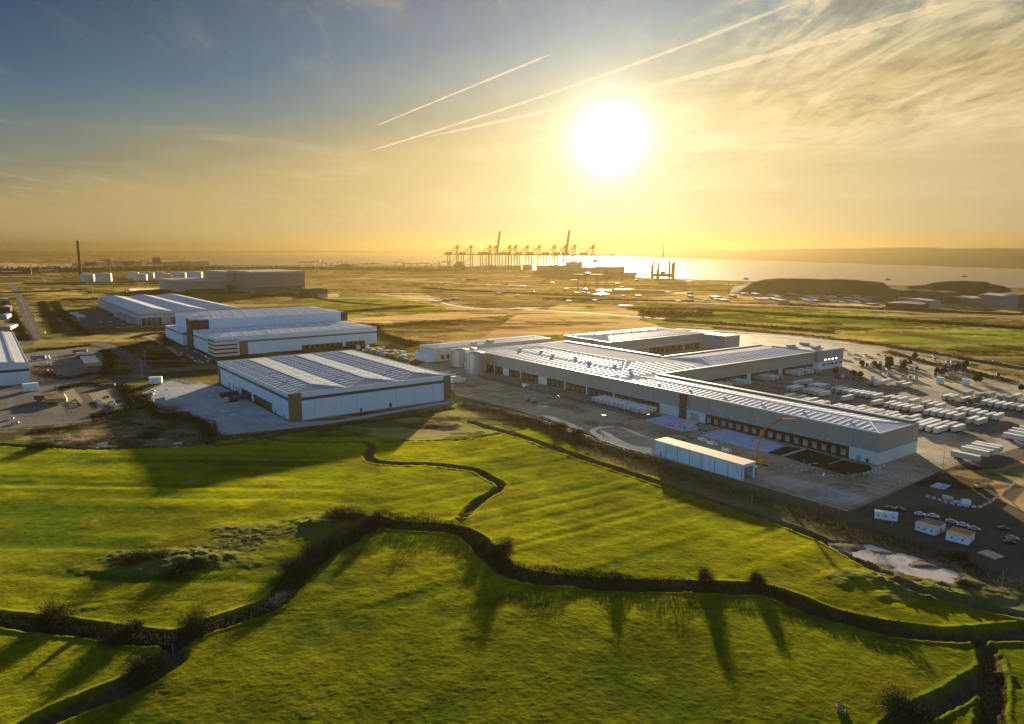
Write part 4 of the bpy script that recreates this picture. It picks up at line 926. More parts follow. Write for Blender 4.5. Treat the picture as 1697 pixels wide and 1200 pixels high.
trow('C', [(720, 535), (790, 553), (870, 571), (950, 586), (1040, 598), (1120, 611), (1200, 624), (1290, 637)], 'in the long row of eight in mid yard')
trow('C', [(865, 662)], 'on the bare concrete in front of the row of eight')
trow('C', [(1285, 727)], 'in front of the right end of the mid row')
trow('C', [(1450, 665), (1555, 675), (1645, 690)], 'in the three right of the long row of eight')
trow('C', [(1475, 750), (1555, 772), (1635, 790), (1735, 802), (1850, 822)], 'in the row of five with one bright rear door')
trow('B', [(120, 712)], 'between two yard rows, right of the middle')
trow('B', [(290, 740), (380, 762), (480, 782)], 'in the trio behind the row of five')
trow('B', [(340, 855), (440, 868), (540, 886), (645, 906), (755, 926)], 'in the dense front row left of the paired trailers')
trow('B', [(765, 838), (875, 852), (980, 868), (1075, 893), (1190, 915), (1310, 925)], 'in the six right of the dense front row')
trow('B', [(945, 972), (1065, 992)], 'in the pair standing before the row of six')
trow('B', [(310, 1003), (395, 1021), (525, 1040), (635, 1056), (735, 1087)], 'in the second row behind the warehouse corner')
trow('B', [(175, 1045), (262, 1062), (372, 1085), (485, 1108)], 'in the first row beside the warehouse corner')
trow('B', [(115, 948), (130, 1003)], 'peeping over the warehouse corner')
trow('B', [(1145, 722), (1240, 738), (1340, 757), (1445, 772), (1550, 785), (1655, 800), (1760, 822)], 'in the white row running off the right edge', ('white', 'white', 'white', 'white', 'grey', 'white', 'white'))
trow('B', [(590, 648), (678, 658)], 'in the bright pair near the truck park', 'white')
trow('B', [(850, 683), (955, 690)], 'beside the brown one, right of the bright pair', ('white', 'brown'))
trow('B', [(890, 600), (1065, 625), (1195, 620), (1370, 650), (1485, 668), (1570, 645)], 'in the broken grey row at the back right', ('grey', 'grey', 'grey', 'grey', 'grey', 'white'))
trow('B2', [(670, 910)], 'nearest the yard corner lamp post', 'white', math.degrees(FL.a) - 90)
trow('B2', [(808, 850), (868, 833)], 'in the pair turned sideways near the yard corner', 'white', math.degrees(FL.a) - 90)
trow('B2', [(950, 800), (1000, 778)], 'in the far pair turned sideways near the yard corner', 'white', math.degrees(FL.a) - 90)
trow('B2', [(1400, 655), (1470, 618), (1525, 585), (1630, 558)], 'in the sideways stack at the right edge', 'white', math.degrees(FL.a) - 90)
trow('C', [(0, 665), (45, 640), (115, 683), (195, 668), (250, 705), (355, 703), (440, 742), (525, 753)], 'peeping over the roof edge of the long warehouse')
trow('C', [(695, 792), (790, 807), (860, 822), (945, 838), (1030, 852), (1035, 815), (1120, 872), (1215, 892)], 'peeping over the middle of the warehouse roof edge')
trow('C', [(1205, 862), (1300, 872), (1395, 893), (1495, 905), (1330, 910), (1430, 928), (1530, 945), (1625, 965)], 'showing above the near end of the roof edge')
trow('K', [(815, 815), (940, 830), (1060, 800)], 'in the pale clump before the truck park', ('grey', 'white', 'white'))
trow('K', [(1355, 838), (1455, 866)], 'in the pair just right of the pale clump')
# trailers backed on to the docks of the long warehouse
for i in range(13):
    v = 203.5 - i * 4.1; TP['white'].put(FL.w(-16.2 - (i % 3) * .25, v - 2.6, .06), FL.a, 'pale box trailer backed on to the long warehouse docks, %s from the left of thirteen' % ORD[i], 'trailers on the warehouse docks')
for i, v in enumerate((158.8, 154.4, 150.6)):
    TP['white'].put(FL.w(-16.0 + 14.2, v - 2.6, .06), FL.a, 'pale trailer hard against the dock behind the row of thirteen, %s of three' % ORD[i], 'trailers on the warehouse docks') if False else None
k = 0
for u in (74, 80, 92, 98, 104, 110, 122, 128, 134, 160, 166, 172, 178, 204, 209, 214, 219, 224, 230, 236):
    TP['white' if k % 3 else 'grey'].put(FL.w(u, 191.5 + .0, .06), FL.a - R(90), 'shaded box trailer backed on to the cross wing, %s from its left end' % ORD[k], 'trailers on the cross wing docks'); k += 1
for i in range(4): TP['white'].put(G(725 + i * 8.2, 618.5 + i * 3.7, 4) - Vector((0, 0, 3.94)), FL.a, 'bright topped trailer behind the front warehouse corner, %s from the left' % ORD[i], 'trailers behind the front warehouse')
for i, (x, y) in enumerate(((874, 657.5), (884, 660))): TP['grey'].put(G(x - 2, y, 4) - Vector((0, 0, 3.94)), FL.a + R(8), 'dark box trailer alone on the open access road, %s one' % ('left' if i == 0 else 'right'), 'pair of trailers on the access road')
# left yard
for i, (x, y) in enumerate(((480, 832 - 30), (500, 818), (505, 836), (530, 845), (545, 862), (555, 878), (565, 890))):
    TP[('brown', 'white', 'purple', 'white', 'white', 'white', 'ochre')[i]].put(G(x / 4, 380 + y / 4, 4) - Vector((0, 0, 3.94)), FW.a - R(14), '%s trailer in the left yard row, %s from the back' % (('brown', 'white', 'dark', 'white', 'white', 'white', 'ochre sided')[i], ORD[i]), 'trailers lined up in the left yard')
for i, (x, y) in enumerate(((478, 437), (484, 450), (490, 462), (497, 476))): TP['ochre'].put(G(*z8('P4', x, y), 4) - Vector((0, 0, 3.94)), FW.a - R(20), 'ochre container trailer in the tight cluster by the low wall, %s from the back' % ORD[i], 'ochre trailers in the left yard')
TP['red'].put(G(*z8('P4', 372, 445), 4) - Vector((0, 0, 3.94)), FW.a - R(14), 'red trailer standing left of the ochre cluster in the left yard', None)

# --- tractor units
def make_tractor(mc, body='tractor_unit'):
    r = empty('tractor_unit', (0, 0, 0), 0, None, 'lorry cab')
    c = MB().side([(0.0, .9), (0.05, 2.4), (.35, 3.0), (.9, 3.7), (2.2, 3.75), (2.2, .9)], -1.25, 1.25).build('cab', mc, r)
    MB().side([(-.02, 1.85), (.04, 2.6), (.33, 2.98), (.37, 2.9), (.1, 1.85)], -1.1, 1.1).build('windscreen', M['glass'], c)
    for s in (-1, 1): MB().box(.7, s * 1.27 - .015, 1.9, 1.5, s * 1.27 + .015, 2.6).build('side_window', M['glass'], c)
    MB().box(.1, -.5, .6, 6.0, .5, .897).build('chassis', M['chassis'], r); MB().box(3.6, -.6, .9, 4.9, .6, 1.15).build('fifth_wheel', M['steel'], r)
    for x in (1.2, 4.0, 5.3):
        for s in (-1, 1): MB().tube((x, s * 1.2 - .2, .5), (x, s * 1.2 + .2, .5), .5, .5, 12).build('wheel', M['tyre'], r)
    return r
TR = {'white': Pool(make_tractor(M['twhite'])), 'dark': Pool(make_tractor(mat('backlit_cab_dark', (.03, .035, .045), .3, .1, .5))), 'red': Pool(make_tractor(mat('red_cab_paint', (.25, .02, .02), .3, .1, .5)))}  # dark cabs: shade of rears seen against the sun, put into the colour
def trac(im, pts, where, kinds, deg, group='lorry cabs in the truck park'):
    for i, p in enumerate(pts):
        kd = kinds if isinstance(kinds, str) else kinds[i % len(kinds)]
        TR[kd].put(G(*z8(im, *p)) + Vector((0, 0, .08)), R(deg + rnd.uniform(-4, 4)), '%s lorry cab, %s from left %s' % (kd, ORD[i], where), group)
trac('K', [(1000, 705), (1165, 725), (1420, 762), (1560, 785), (1675, 800)], 'in the front line facing the trailers', 'white', 65)
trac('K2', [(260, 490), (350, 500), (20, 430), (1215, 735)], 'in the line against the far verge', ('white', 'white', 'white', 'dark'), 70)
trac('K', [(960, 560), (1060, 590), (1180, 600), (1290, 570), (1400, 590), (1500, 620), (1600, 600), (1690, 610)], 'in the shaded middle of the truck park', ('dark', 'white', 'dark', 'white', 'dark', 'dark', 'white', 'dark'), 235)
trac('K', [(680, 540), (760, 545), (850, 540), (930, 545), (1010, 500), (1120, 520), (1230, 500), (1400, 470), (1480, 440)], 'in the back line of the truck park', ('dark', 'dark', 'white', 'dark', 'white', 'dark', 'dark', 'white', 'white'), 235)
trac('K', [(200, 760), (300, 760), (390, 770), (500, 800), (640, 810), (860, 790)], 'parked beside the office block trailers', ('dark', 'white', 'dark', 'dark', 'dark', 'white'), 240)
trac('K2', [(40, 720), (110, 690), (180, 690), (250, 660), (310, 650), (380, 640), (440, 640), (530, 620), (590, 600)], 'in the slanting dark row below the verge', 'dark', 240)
# lorry with its trailer at the front warehouse, second trailer beside it
TP['purple'].put(FW.w(-15.4, 85.5, .07), FW.a, 'dark purple trailer with a white cab coupled to its front, at the front warehouse dock', 'purple trailers at the front warehouse')
TP['purple'].put(FW.w(-17.0, 104.5, .07), FW.a, 'dark purple trailer without a cab, at the front warehouse dock', 'purple trailers at the front warehouse')
c = FW.w(-19.0, 86.8, .07); TR['white'].put(c, FW.a, 'white lorry cab pulling the dark purple trailer at the front warehouse', None)
for i, (x, y) in enumerate(((335, 0 + 15), (350, 95), (340, 175))):
    g = G(*z8('P4', x, y + 30)); TP[('blue', 'grey', 'brown')[i]].put(g + Vector((0, 0, .05)), FW.a + R(-22), '%s trailer with a white cab beside the left edge warehouse' % ('blue', 'dark grey', 'rust brown')[i], 'lorries beside the left edge warehouse')
    e = Vector((math.cos(FW.a + R(-22)), math.sin(FW.a + R(-22)), 0)); nn = Vector((-e.y, e.x, 0))
    TR[('white', 'white', 'red')[i]].put(g + e * 17.4 + nn * 1.3 + Vector((0, 0, .05)), FW.a + R(158), '%s lorry cab at the front of the %s trailer by the left edge' % (('white', 'white', 'red')[i], ('blue', 'dark grey', 'rust brown')[i]), 'lorries beside the left edge warehouse')
TR['red'].put(G(204, 600) + Vector((0, 0, .08)), R(260), 'small red lorry cab driving alone on the curved estate road', None)
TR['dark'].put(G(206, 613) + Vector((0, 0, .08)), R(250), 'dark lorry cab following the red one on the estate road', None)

# --- cars and vans
def make_car(m, L=4.4, van=False):
    r = empty('parked_van' if van else 'parked_car', (0, 0, 0), 0, None, 'van' if van else 'car')
    if van:
        prof = [(0, .35), (0, 1.0), (.5, 1.15), (1.1, 1.95), (L, 2.05), (L, .35)]; cab = [(.62, 1.18), (1.12, 1.85), (1.9, 1.88), (1.9, 1.18)]
    else:
        prof = [(0, .35), (0, .72), (.12, .82), (1.05, .98), (L - .5, 1.02), (L - .05, .9), (L, .4)]; cab = [(1.0, .97), (1.7, 1.42), (2.9, 1.46), (L - .35, 1.02)]
    b = MB().side(prof, -.88, .88).build('body', m, r)
    md = b.modifiers.new('bevel', 'BEVEL'); md.width = .07; md.segments = 2
    if van: MB().side(cab, -.90, .90).build('windows', M['glass'], r)
    else:
        MB().side(cab, -.76, .76).build('windows', M['glass'], r); MB().side([(1.68, 1.42), (2.9, 1.463), (2.95, 1.50), (1.66, 1.46)], -.72, .72).build('roof', m, r)
    for x in (.85, L - .85):
        for s in (-1, 1): MB().tube((x, s * .82 - .1, .33), (x, s * .82 + .1, .33), .33, .33, 12).build('wheel', M['tyre'], r)
    return r
CP = {k: mat(k + '_car_paint', c, .28, .05, .5, spec=.6) for k, c in dict(white=(.6, .6, .6), silver=(.32, .33, .34), black=(.015, .015, .018), blue=(.03, .06, .14), red=(.20, .02, .02)).items()}
CAR = {k: Pool(make_car(v)) for k, v in CP.items()}; VAN = Pool(make_car(CP['white'], 5.6, True))
CK = ['silver', 'black', 'white', 'blue', 'silver', 'white', 'black', 'red', 'silver', 'black']
def cars(im, pts, where, deg, group, kinds=None):
    seen = {}
    for i, p in enumerate(pts):
        kd = (kinds or CK)[i % len(kinds or CK)]
        q = G(*(z8(im, *p) if im else p)) + Vector((0, 0, .10))
        CAR[kd].put(q, R(deg + rnd.uniform(-2, 2)), '%s car, %s from the left %s' % (kd, ORD[i], where), group)
cars('P4', [(785, 505), (800, 522), (812, 540), (826, 560)], 'in the narrow gravel bay of the left car park', FW.a * 57.3 - 8, 'cars in the left car park', ['black', 'silver', 'black', 'black'])
cars('P4', [(1045, 500), (1060, 512), (1075, 526), (1088, 540), (1105, 555)], 'in the middle line of the left car park', FW.a * 57.3 - 8, 'cars in the left car park', ['white', 'silver', 'white', 'silver', 'silver'])
cars('P4', [(1138, 466), (1195, 520), (1200, 536), (1210, 552), (1165, 585), (1195, 590)], 'in the right cluster of the left car park', FW.a * 57.3 - 8, 'cars in the left car park', ['black', 'silver', 'silver', 'white', 'black', 'black'])
cars('V', [(1280, 525)], 'parked alone on the pale paving of the front warehouse', 10, 'cars on the pale paving', ['white'])
cars('V', [(150, 335), (165, 300)], 'by the steel frames on the pale paving', 10, 'cars on the pale paving', ['black', 'white'])
cars('H', [(430 + i * 52, 660 + i * 24) for i in range(9)], 'in the line along the high-bay warehouse', 125, 'cars beside the high-bay warehouse')
cars('H', [(250 + i * 50, 690 + i * 22) for i in range(9)], 'in the line across from the high-bay warehouse', 125, 'cars beside the high-bay warehouse')
cars('H', [(700, 800), (740, 812), (780, 822), (720, 850), (770, 860), (540, 850), (600, 848)], 'near the office corner of the high-bay warehouse', 125, 'cars beside the high-bay warehouse', ['silver', 'white', 'silver', 'white', 'black', 'white', 'silver'])
cars('K', [(40, 190), (140, 210), (220, 215), (340, 225), (200, 250)], 'in the far staff car park row', 215, 'cars in the staff car park')
cars('K', [(440, 310), (560, 320), (620, 335), (760, 330), (780, 360), (860, 370), (990, 320), (1120, 345), (1190, 350)], 'in the staff car park row under the verge', 215, 'cars in the staff car park')
cars('K', [(190, 330), (190, 385), (270, 405), (330, 420), (400, 430), (460, 440), (560, 395), (640, 405)], 'in the near staff car park row', 215, 'cars in the staff car park')
cars('W', [(475, 150), (500, 160), (530, 155), (560, 160), (485, 185), (515, 190), (545, 190), (570, 180)], 'beside the rear office block', 215, 'cars by the rear office block')
cars('L', [(345, 550), (450, 560)], 'behind the white site cabin and blue fence', 150, 'cars at the site cabins', ['black', 'black'])
cars('L', [(665, 610), (805, 630), (1000, 690), (1120, 725), (1240, 765)], 'behind the site cabins', 150, 'cars at the site cabins', ['white', 'white', 'silver', 'white', 'silver'])
cars('L', [(1545, 760), (1640, 860), (1610, 905)], 'on the dark ground at the right edge', 165, 'cars at the site cabins', ['black', 'silver', 'black'])
cars(None, [(10, 696), (18, 703)], 'at the left edge behind the fence', 20, 'cars at the left fence', ['white', 'silver'])
cars('P', [(770, 720), (780, 735), (790, 750), (1000, 755), (1090, 752), (1210, 760), (1215, 775), (1165, 810)], 'outside the glazed warehouse', 30, 'cars outside the glazed warehouse', ['white', 'white', 'silver', 'white', 'white', 'black', 'white', 'silver'])
for i, (x, y) in enumerate(((700, 655), (730, 670), (760, 682), (770, 695))): TP['white' if i % 2 == 0 else 'grey'].put(G(*z8('P', x, y), 4) - Vector((0, 0, 3.93)), R(12), '%s trailer outside the glazed warehouse, %s from the back' % ('white' if i % 2 == 0 else 'grey', ORD[i]), 'trailers outside the glazed warehouse')
cars('P', [(205, 540), (340, 690), (440, 860)], 'driving on the long straight road at far left', 100, 'cars on the left road', ['white', 'silver', 'silver'])
cars('K2', [(1200, 445), (60, 350)], 'driving on the dual carriageway', 160, 'cars on the dual carriageway', ['silver', 'white'])
for i, (x, y) in enumerate(((1172, 733), (1188, 739), (1213, 750))): VAN.put(G(x, y) + Vector((0, 0, .07)), R(140 + 8 * i), 'white van behind the long pale shed, %s from the left' % ORD[i], 'white vans behind the shed')
VAN.put(G(876, 640) + Vector((0, 0, .07)), R(170), 'white van alone in front of the first dark dock doors', 'white vans behind the shed')
del VAN.o['group']
# building-site vans by the left lawns
def rubble(px, lab, n, sp, seed, m, cat, sz=1.0, group=None):
    q = random.Random(seed); g = G(*px); b = MB()
    for _ in range(n):
        x, y = q.gauss(0, sp), q.gauss(0, sp * .6); w_, d_, h_ = q.uniform(.4, 1.8) * sz, q.uniform(.4, 1.2) * sz, q.uniform(.2, .9) * sz
        b.box(x, y, 0, x + w_, y + d_, h_)
    o = b.build('rubble_heap', m, None, g); o['kind'] = 'stuff'; return o
# --- concrete pump lorry with its raised boom
def pump():
    p = G(1243, 768); q = G(1262, 772); an = math.atan2(q.y - p.y, q.x - p.x)
    r = empty('concrete_pump_lorry', G(1240, 766) + Vector((0, 0, .06)), R(-40), 'yellow concrete pump lorry with a long folded orange boom raised over the dock doors', 'pump lorry')
    ye = mat('pump_yellow', (.35, .20, .02), .4, .15, .4); orr = mat('boom_orange', (.46, .085, .02), .45, .15, .4)
    MB().box(0, -1.25, .8, 12.5, 1.25, 1.4).build('chassis', ye, r)
    c = MB().side([(0, .9), (0, 2.6), (.5, 3.4), (2.3, 3.4), (2.3, .9)], -1.25, 1.25).build('cab', ye, r); MB().side([(-.03, 1.9), (-.03, 2.6), (.48, 3.3), (.5, 3.2), (.05, 1.9)], -1.1, 1.1).build('windscreen', M['glass'], c)
    MB().box(5, -1.2, 1.4, 8.4, 1.2, 2.7).build('pump_deck', ye, r); MB().side([(10, 1.4), (9.6, 2.4), (12.6, 2.4), (12.2, 1.4)], -1.1, 1.1).build('hopper', orr, r)
    for x in (1.3, 3.0, 8.8, 10.2):
        for s in (-1, 1): MB().tube((x, s * 1.2 - .22, .52), (x, s * 1.2 + .22, .52), .52, .52, 12).build('wheel', M['tyre'], r)
    for x in (3.6, 9.4):
        for s in (-1, 1): MB().beam((x, s * 1.2, 1.2), (x + (1 if x > 5 else -1), s * 4.0, .9), .22).beam((x + (1 if x > 5 else -1), s * 4.0, 1.0), (x + (1 if x > 5 else -1), s * 4.0, .02), .2).build('outrigger', ye, r)
    MB().cyl(3.8, 0, 1.4, 3.4, .6, .5, 10).build('turret', orr, r)
    # boom, traced against the warehouse side: hinge points in world, then into the lorry frame
    inv = (Matrix.Translation(r.location) @ Matrix.Rotation(r.rotation_euler.z, 4, 'Z')).inverted()
    base = r.location + Matrix.Rotation(R(-40), 3, 'Z') @ Vector((3.8, 0, 3.4))
    def onplane(px, py):            # the boom works in an upright plane towards the dock doors
        a = (px - 848.5) / F; b_ = (600 - py) / F; dr = Vector((a, CT + b_ * ST, -ST + b_ * CT)); n = Vector((FL.v.x * 1.0, FL.v.y * 1.0, 0)) + FL.u * .15
        o_ = Vector((0, 0, CH)); t = (base - o_).dot(n) / dr.dot(n); return o_ + dr * t
    pts = [base, onplane(1262, 716), onplane(1275, 706), onplane(1297, 694.5), onplane(1317, 695), onplane(1318, 716)]
    pts = [inv @ p_ for p_ in pts]
    for i in range(5): MB().beam(pts[i], pts[i + 1], .95 - .11 * i).build('boom_section', orr, r)
    for i in range(1, 5): MB().tube(pts[i] + Vector((0, -.35, 0)), pts[i] + Vector((0, .35, 0)), .42, .42, 10).build('boom_hinge', ye, r)
pump()
# --- yellow digger in the fenced-off pit
def digger(p, rz, lab, s=1.0):
    r = empty('digger', p, rz, lab, 'digger'); ye = mat('digger_yellow', (.42, .27, .03), .45, .15, .4)
    for y in (-1.1, .6): MB().side([(-1.9, 0), (-2.2, .45), (-1.8, .9), (1.8, .9), (2.2, .45), (1.9, 0)], y, y + .5).build('track', M['tyre'], r)
    MB().box(-1.9, -1.2, .95, 1.6, 1.2, 1.9).build('body', ye, r); MB().side([(.2, 1.9), (.2, 2.9), (1.3, 2.9), (1.6, 1.9)], -.1 + .2, 1.15).build('cab', M['glass'], r)
    MB().beam((1.4, -.3, 1.7), (3.8, -.3, 4.0), .35).beam((3.8, -.3, 4.0), (6.0, -.3, 2.6), .3).build('boom', ye, r); MB().beam((6.0, -.3, 2.6), (6.4, -.3, .9), .24).build('arm', ye, r)
    MB().side([(6.0, .1), (6.2, .9), (6.9, .8), (7.0, .2)], -.8, .2).build('bucket', M['chassis'], r)
digger(G(1621, 810) + Vector((0, 0, 0)), R(20), 'small yellow digger working inside the red and white barrier loop')
# --- red and white barriers
def make_barrier(m1, m2, name='barrier'):
    r = empty('road_barrier', (0, 0, 0), 0, None, 'barrier')
    MB().side([(-.35, 0), (-.12, .35), (-.12, .95), (.12, .95), (.12, .35), (.35, 0)], -.75, .75).build('barrier_body', m1, r)
    MB().side([(-.14, .6), (-.14, .8), (.14, .8), (.14, .6)], -.76, .76).build('stripe', m2, r)
    return r
br = mat('barrier_red', (.45, .05, .03), .45, .05, 1); BW = Pool(make_barrier(M['twhite'], br)); BRR = Pool(make_barrier(br, M['twhite']))
def barline(px, n, pool_pick, lab, group, k0=0):
    P = [G(*p) for p in px]; L = [0]
    for a, b in zip(P[:-1], P[1:]): L.append(L[-1] + (b - a).length)
    for i in range(n):
        s = L[-1] * i / max(n - 1, 1); j = 0
        while j < len(P) - 2 and s > L[j + 1]: j += 1
        t = (s - L[j]) / (L[j + 1] - L[j]); p = P[j].lerp(P[j + 1], t); d_ = P[j + 1] - P[j]
        o = pool_pick(i).put(p + Vector((0, 0, .02)), math.atan2(d_.y, d_.x) - R(90), lab % ORD[i], group)
        o.scale = (1.1, 1.1, 1.1)
barline([(1537, 824), (1552, 828), (1567, 833), (1590, 838), (1612, 841), (1624, 841)], 9, lambda i: BW, 'white barrier, %s from the left in the line below the pit', 'barriers round the pit')
barline([(1629, 839), (1643, 832), (1651, 826)], 8, lambda i: BW if i % 2 else BRR, 'red and white barrier, %s from the left in the rising line right of the pit', 'barriers round the pit')
barline([(1662, 820), (1670, 812), (1679, 804), (1681, 800), (1676, 798)], 10, lambda i: BRR if i < 3 else BW, 'barrier catching the sun, %s from the bottom at the far right of the pit', 'barriers round the pit')
barline([(1432, 786), (1440, 783), (1453, 778), (1464, 774)], 6, lambda i: BW, 'white block barrier, %s from the left near the warehouse corner', 'barriers near the warehouse corner')
barline([(1479, 806), (1484, 802), (1492, 799), (1500, 793), (1508, 788)], 9, lambda i: BW if i % 2 else BRR, 'block barrier, %s from the left round the parking island', 'barriers round the parking island')
# ---------------------------------------------------------------- site cabins, boxes, lamp posts, fences
def cabin(a, b, dp, h, lab, rm, name='site_cabin', cat='cabin', win=3, extra=None, dirx=1):
    A_ = G(*a); B_ = G(*b); L = (B_ - A_).length; an = math.atan2(B_.y - A_.y, B_.x - A_.x); r = empty(name, A_, an, lab, cat)
    MB().box(0, 0, .25, L, dp, h).build('wall', M['cabin'], r); MB().box(-.12, -.12, h + .003, L + .12, dp + .12, h + .16).build('roof', rm, r); MB().box(.3, .3, 0, L - .3, dp - .3, .247).build('base', M['chassis'], r)
    for k in range(win):
        x = L * (k + .5) / win; MB().box(x - .3, -.05, 1.4, x + .3, -.003, 2.1).build('window', M['chassis'], r)
    MB().box(L + .003, dp * .5, .3, L + .06, dp * .5 + .9, 2.3).build('door', M['dgrey'], r)
    return r, L
M['cabin'] = mat('cabin_panel', (.56, .60, .62), .5, .06, .4, dirt=((.36, .35, .32), .5, .55), seams=[(0, 1.2, .12)])
M['croof'] = mat('weathered_cabin_roof', (.22, .17, .11), .8, .3, .3, dirt=((.16, .17, .18), .12, .9))
cabin((1449, 860), (1487, 865.5), 2.6, 3.2, 'long white site cabin with a bright roof, leftmost by the field fence', M['cabin'])
cabin((1516, 879), (1549, 889), 8.6, 3.4, 'double white site cabin with a patchy brown roof, middle of three', M['croof'])
cabin((1567, 895.5), (1604, 905), 8.2, 3.3, 'stained white site cabin with a rusty tan roof and steps, rightmost of three', mat('rusty_cabin_roof', (.30, .19, .085), .8, .3, .25), win=2)
cabin((247, 637), (268, 636), 5, 5.5, 'small pale blue gatehouse beside the estate road entrance', M['cabin'], 'gatehouse', 'gatehouse', 2)
cabin((40, 650), (65, 647), 5, 6, 'small pale gatehouse in front of the left edge warehouse', M['cabin'], 'gatehouse', 'gatehouse', 2)
cabin((1551, 636), (1562, 637.5), 3, 5.5, 'pale grey freight hut, left of two beside the truck park', M['cabin'], 'hut', 'hut', 1)
cabin((1593, 638), (1605, 639.5), 3, 5, 'grey freight hut with a doorway, right of two beside the truck park', M['cabin'], 'hut', 'hut', 1)
def boxthing(name, px, L, W_, h, deg, m, lab, cat, group=None, lid=None):
    r = empty(name, G(*px) + Vector((0, 0, .06)), R(deg), lab, cat, group); MB().box(0, 0, .1, L, W_, h).build('body', m, r)
    MB().box(L + .003, .1, .2, L + .06, W_ - .1, h - .1).build('door', lid or m, r); return r
boxthing('skip_container', (273, 683.5), 6.5, 2.6, 2.9, 12, M['tred'], 'red shipping container at the front edge of the pale paving', 'container')
boxthing('skip_container', (222, 628), 8, 2.6, 3.2, 25, mat('olive_paint', (.09, .09, .03), .6), 'dark olive container by the roadside left of the gatehouse', 'container')
boxthing('skip_container', (165, 643), 11, 2.6, 2.9, 20, mat('moss_paint', (.06, .06, .025), .6), 'dark mossy container above the left car park', 'container')
boxthing('equipment_box', (1571, 827), 2.4, 1.8, 1.6, 160, M['twhite'], 'white equipment box left of the pair inside the pit fence', 'box')
boxthing('equipment_box', (1578, 829), 2.4, 1.8, 1.5, 160, M['twhite'], 'white equipment box right of the pair inside the pit fence', 'box')
boxthing('equipment_box', (1590, 834), 2.8, 1.6, 1.2, 165, mat('pale_blue_paint', (.30, .42, .55), .5), 'low pale blue box near the bottom barriers of the pit', 'box')
boxthing('equipment_box', (1605, 836), 3.4, 2.4, 2.4, 170, M['cabin'], 'larger blue white machine box at the bottom of the pit', 'box')
# steel frames stacked on the pale paving
r = empty('steel_frame_rack', G(262, 677), R(20), 'jumble of grey steel frames and racking on the pale paving', 'racking')
for k in range(7):
    b = MB(); y = k * 2.6
    for x in (0, 5.5, 11, 16.5): b.beam((x, y, 0), (x, y, 3.4), .12)
    for zc in (1.2, 2.3, 3.4): b.beam((0, y, zc), (16.5, y, zc), .1)
    for x in (0, 5.5, 11): b.beam((x, y, .1), (x + 5.5, y, 3.3), .08)
    b.build('steel_frame', M['steel'], r)
r = MB().side([(0, 0), (0, 2.6), (.6, 3.2), (6, 3.2), (6.4, 2.6), (6.4, 0)], 0, 5).build('tarpaulin_stack', M['dgrey'], None, G(257, 668) + Vector((0, 0, .07))); r.rotation_euler = (0, 0, R(20)); tag(r, 'dark grey covered stack behind the steel frames on the pale paving', 'stack')
# pallets and sheeting near the cabins
r = empty('sheet_pallet', G(1648, 928), R(25), 'grey pallet of roofing sheets on the dark ground at the right edge', 'pallet')
for k in range(7): MB().box(0, k * .95, .05, 6, k * .95 + .7, .35).build('roofing_sheet', M['steel'], r)
r = empty('trench_cover', G(1564, 812), R(40), 'pale blue grey sheet laid on the ground inside the pit fence', 'sheet'); MB().box(0, 0, .05, 9, 6, .3).build('sheet', M['slab'], r); MB().box(3, .3, .305, 5.5, 2.2, .5).build('cover_plate', M['dgrey'], r)
# wrapped goods and skips behind the front warehouse
GC = [('white', M['twhite']), ('grey', M['tgrey']), ('ochre', M['tyellow']), ('brown', M['tbrown'])]
for i in range(46):
    x = 590 + rnd.uniform(0, 92); y = 573 + (x - 590) * .21 + rnd.uniform(-1, 8); nm, mm = GC[rnd.choice([0, 0, 0, 1, 1, 2, 3])]
    L = rnd.uniform(4, 11); r = empty('storage_container', G(x, y), FW.a + R(rnd.choice([0, 90]) + rnd.uniform(-8, 8)), '%s container in the crowded yard behind the front warehouse' % nm, 'container', nm + ' containers behind the front warehouse')
    MB().box(0, 0, .1, L, 2.6, rnd.uniform(2.4, 4.2)).build('body', mm, r)
# timber, pallets and rubble on the works in front of the long warehouse
for i, (px, n, sp, m_) in enumerate((((1095, 706), 16, 6, 'tbrown'), ((1170, 714), 22, 7, 'tgrey'), ((1175, 730), 20, 6, 'conc'), ((1140, 728), 16, 5, 'tbrown'), ((1300, 770), 18, 8, 'conc'), ((1330, 776), 24, 8, 'conc'), ((1378, 787), 22, 8, 'tgrey'), ((1050, 700), 14, 7, 'conc'), ((300, 660), 6, 8, 'conc'), ((265, 649), 8, 5, 'twhite'), ((1500, 792), 20, 6, 'conc'))):
    rubble(px, '', n, sp, 50 + i, M[m_], 'rubble', .8)
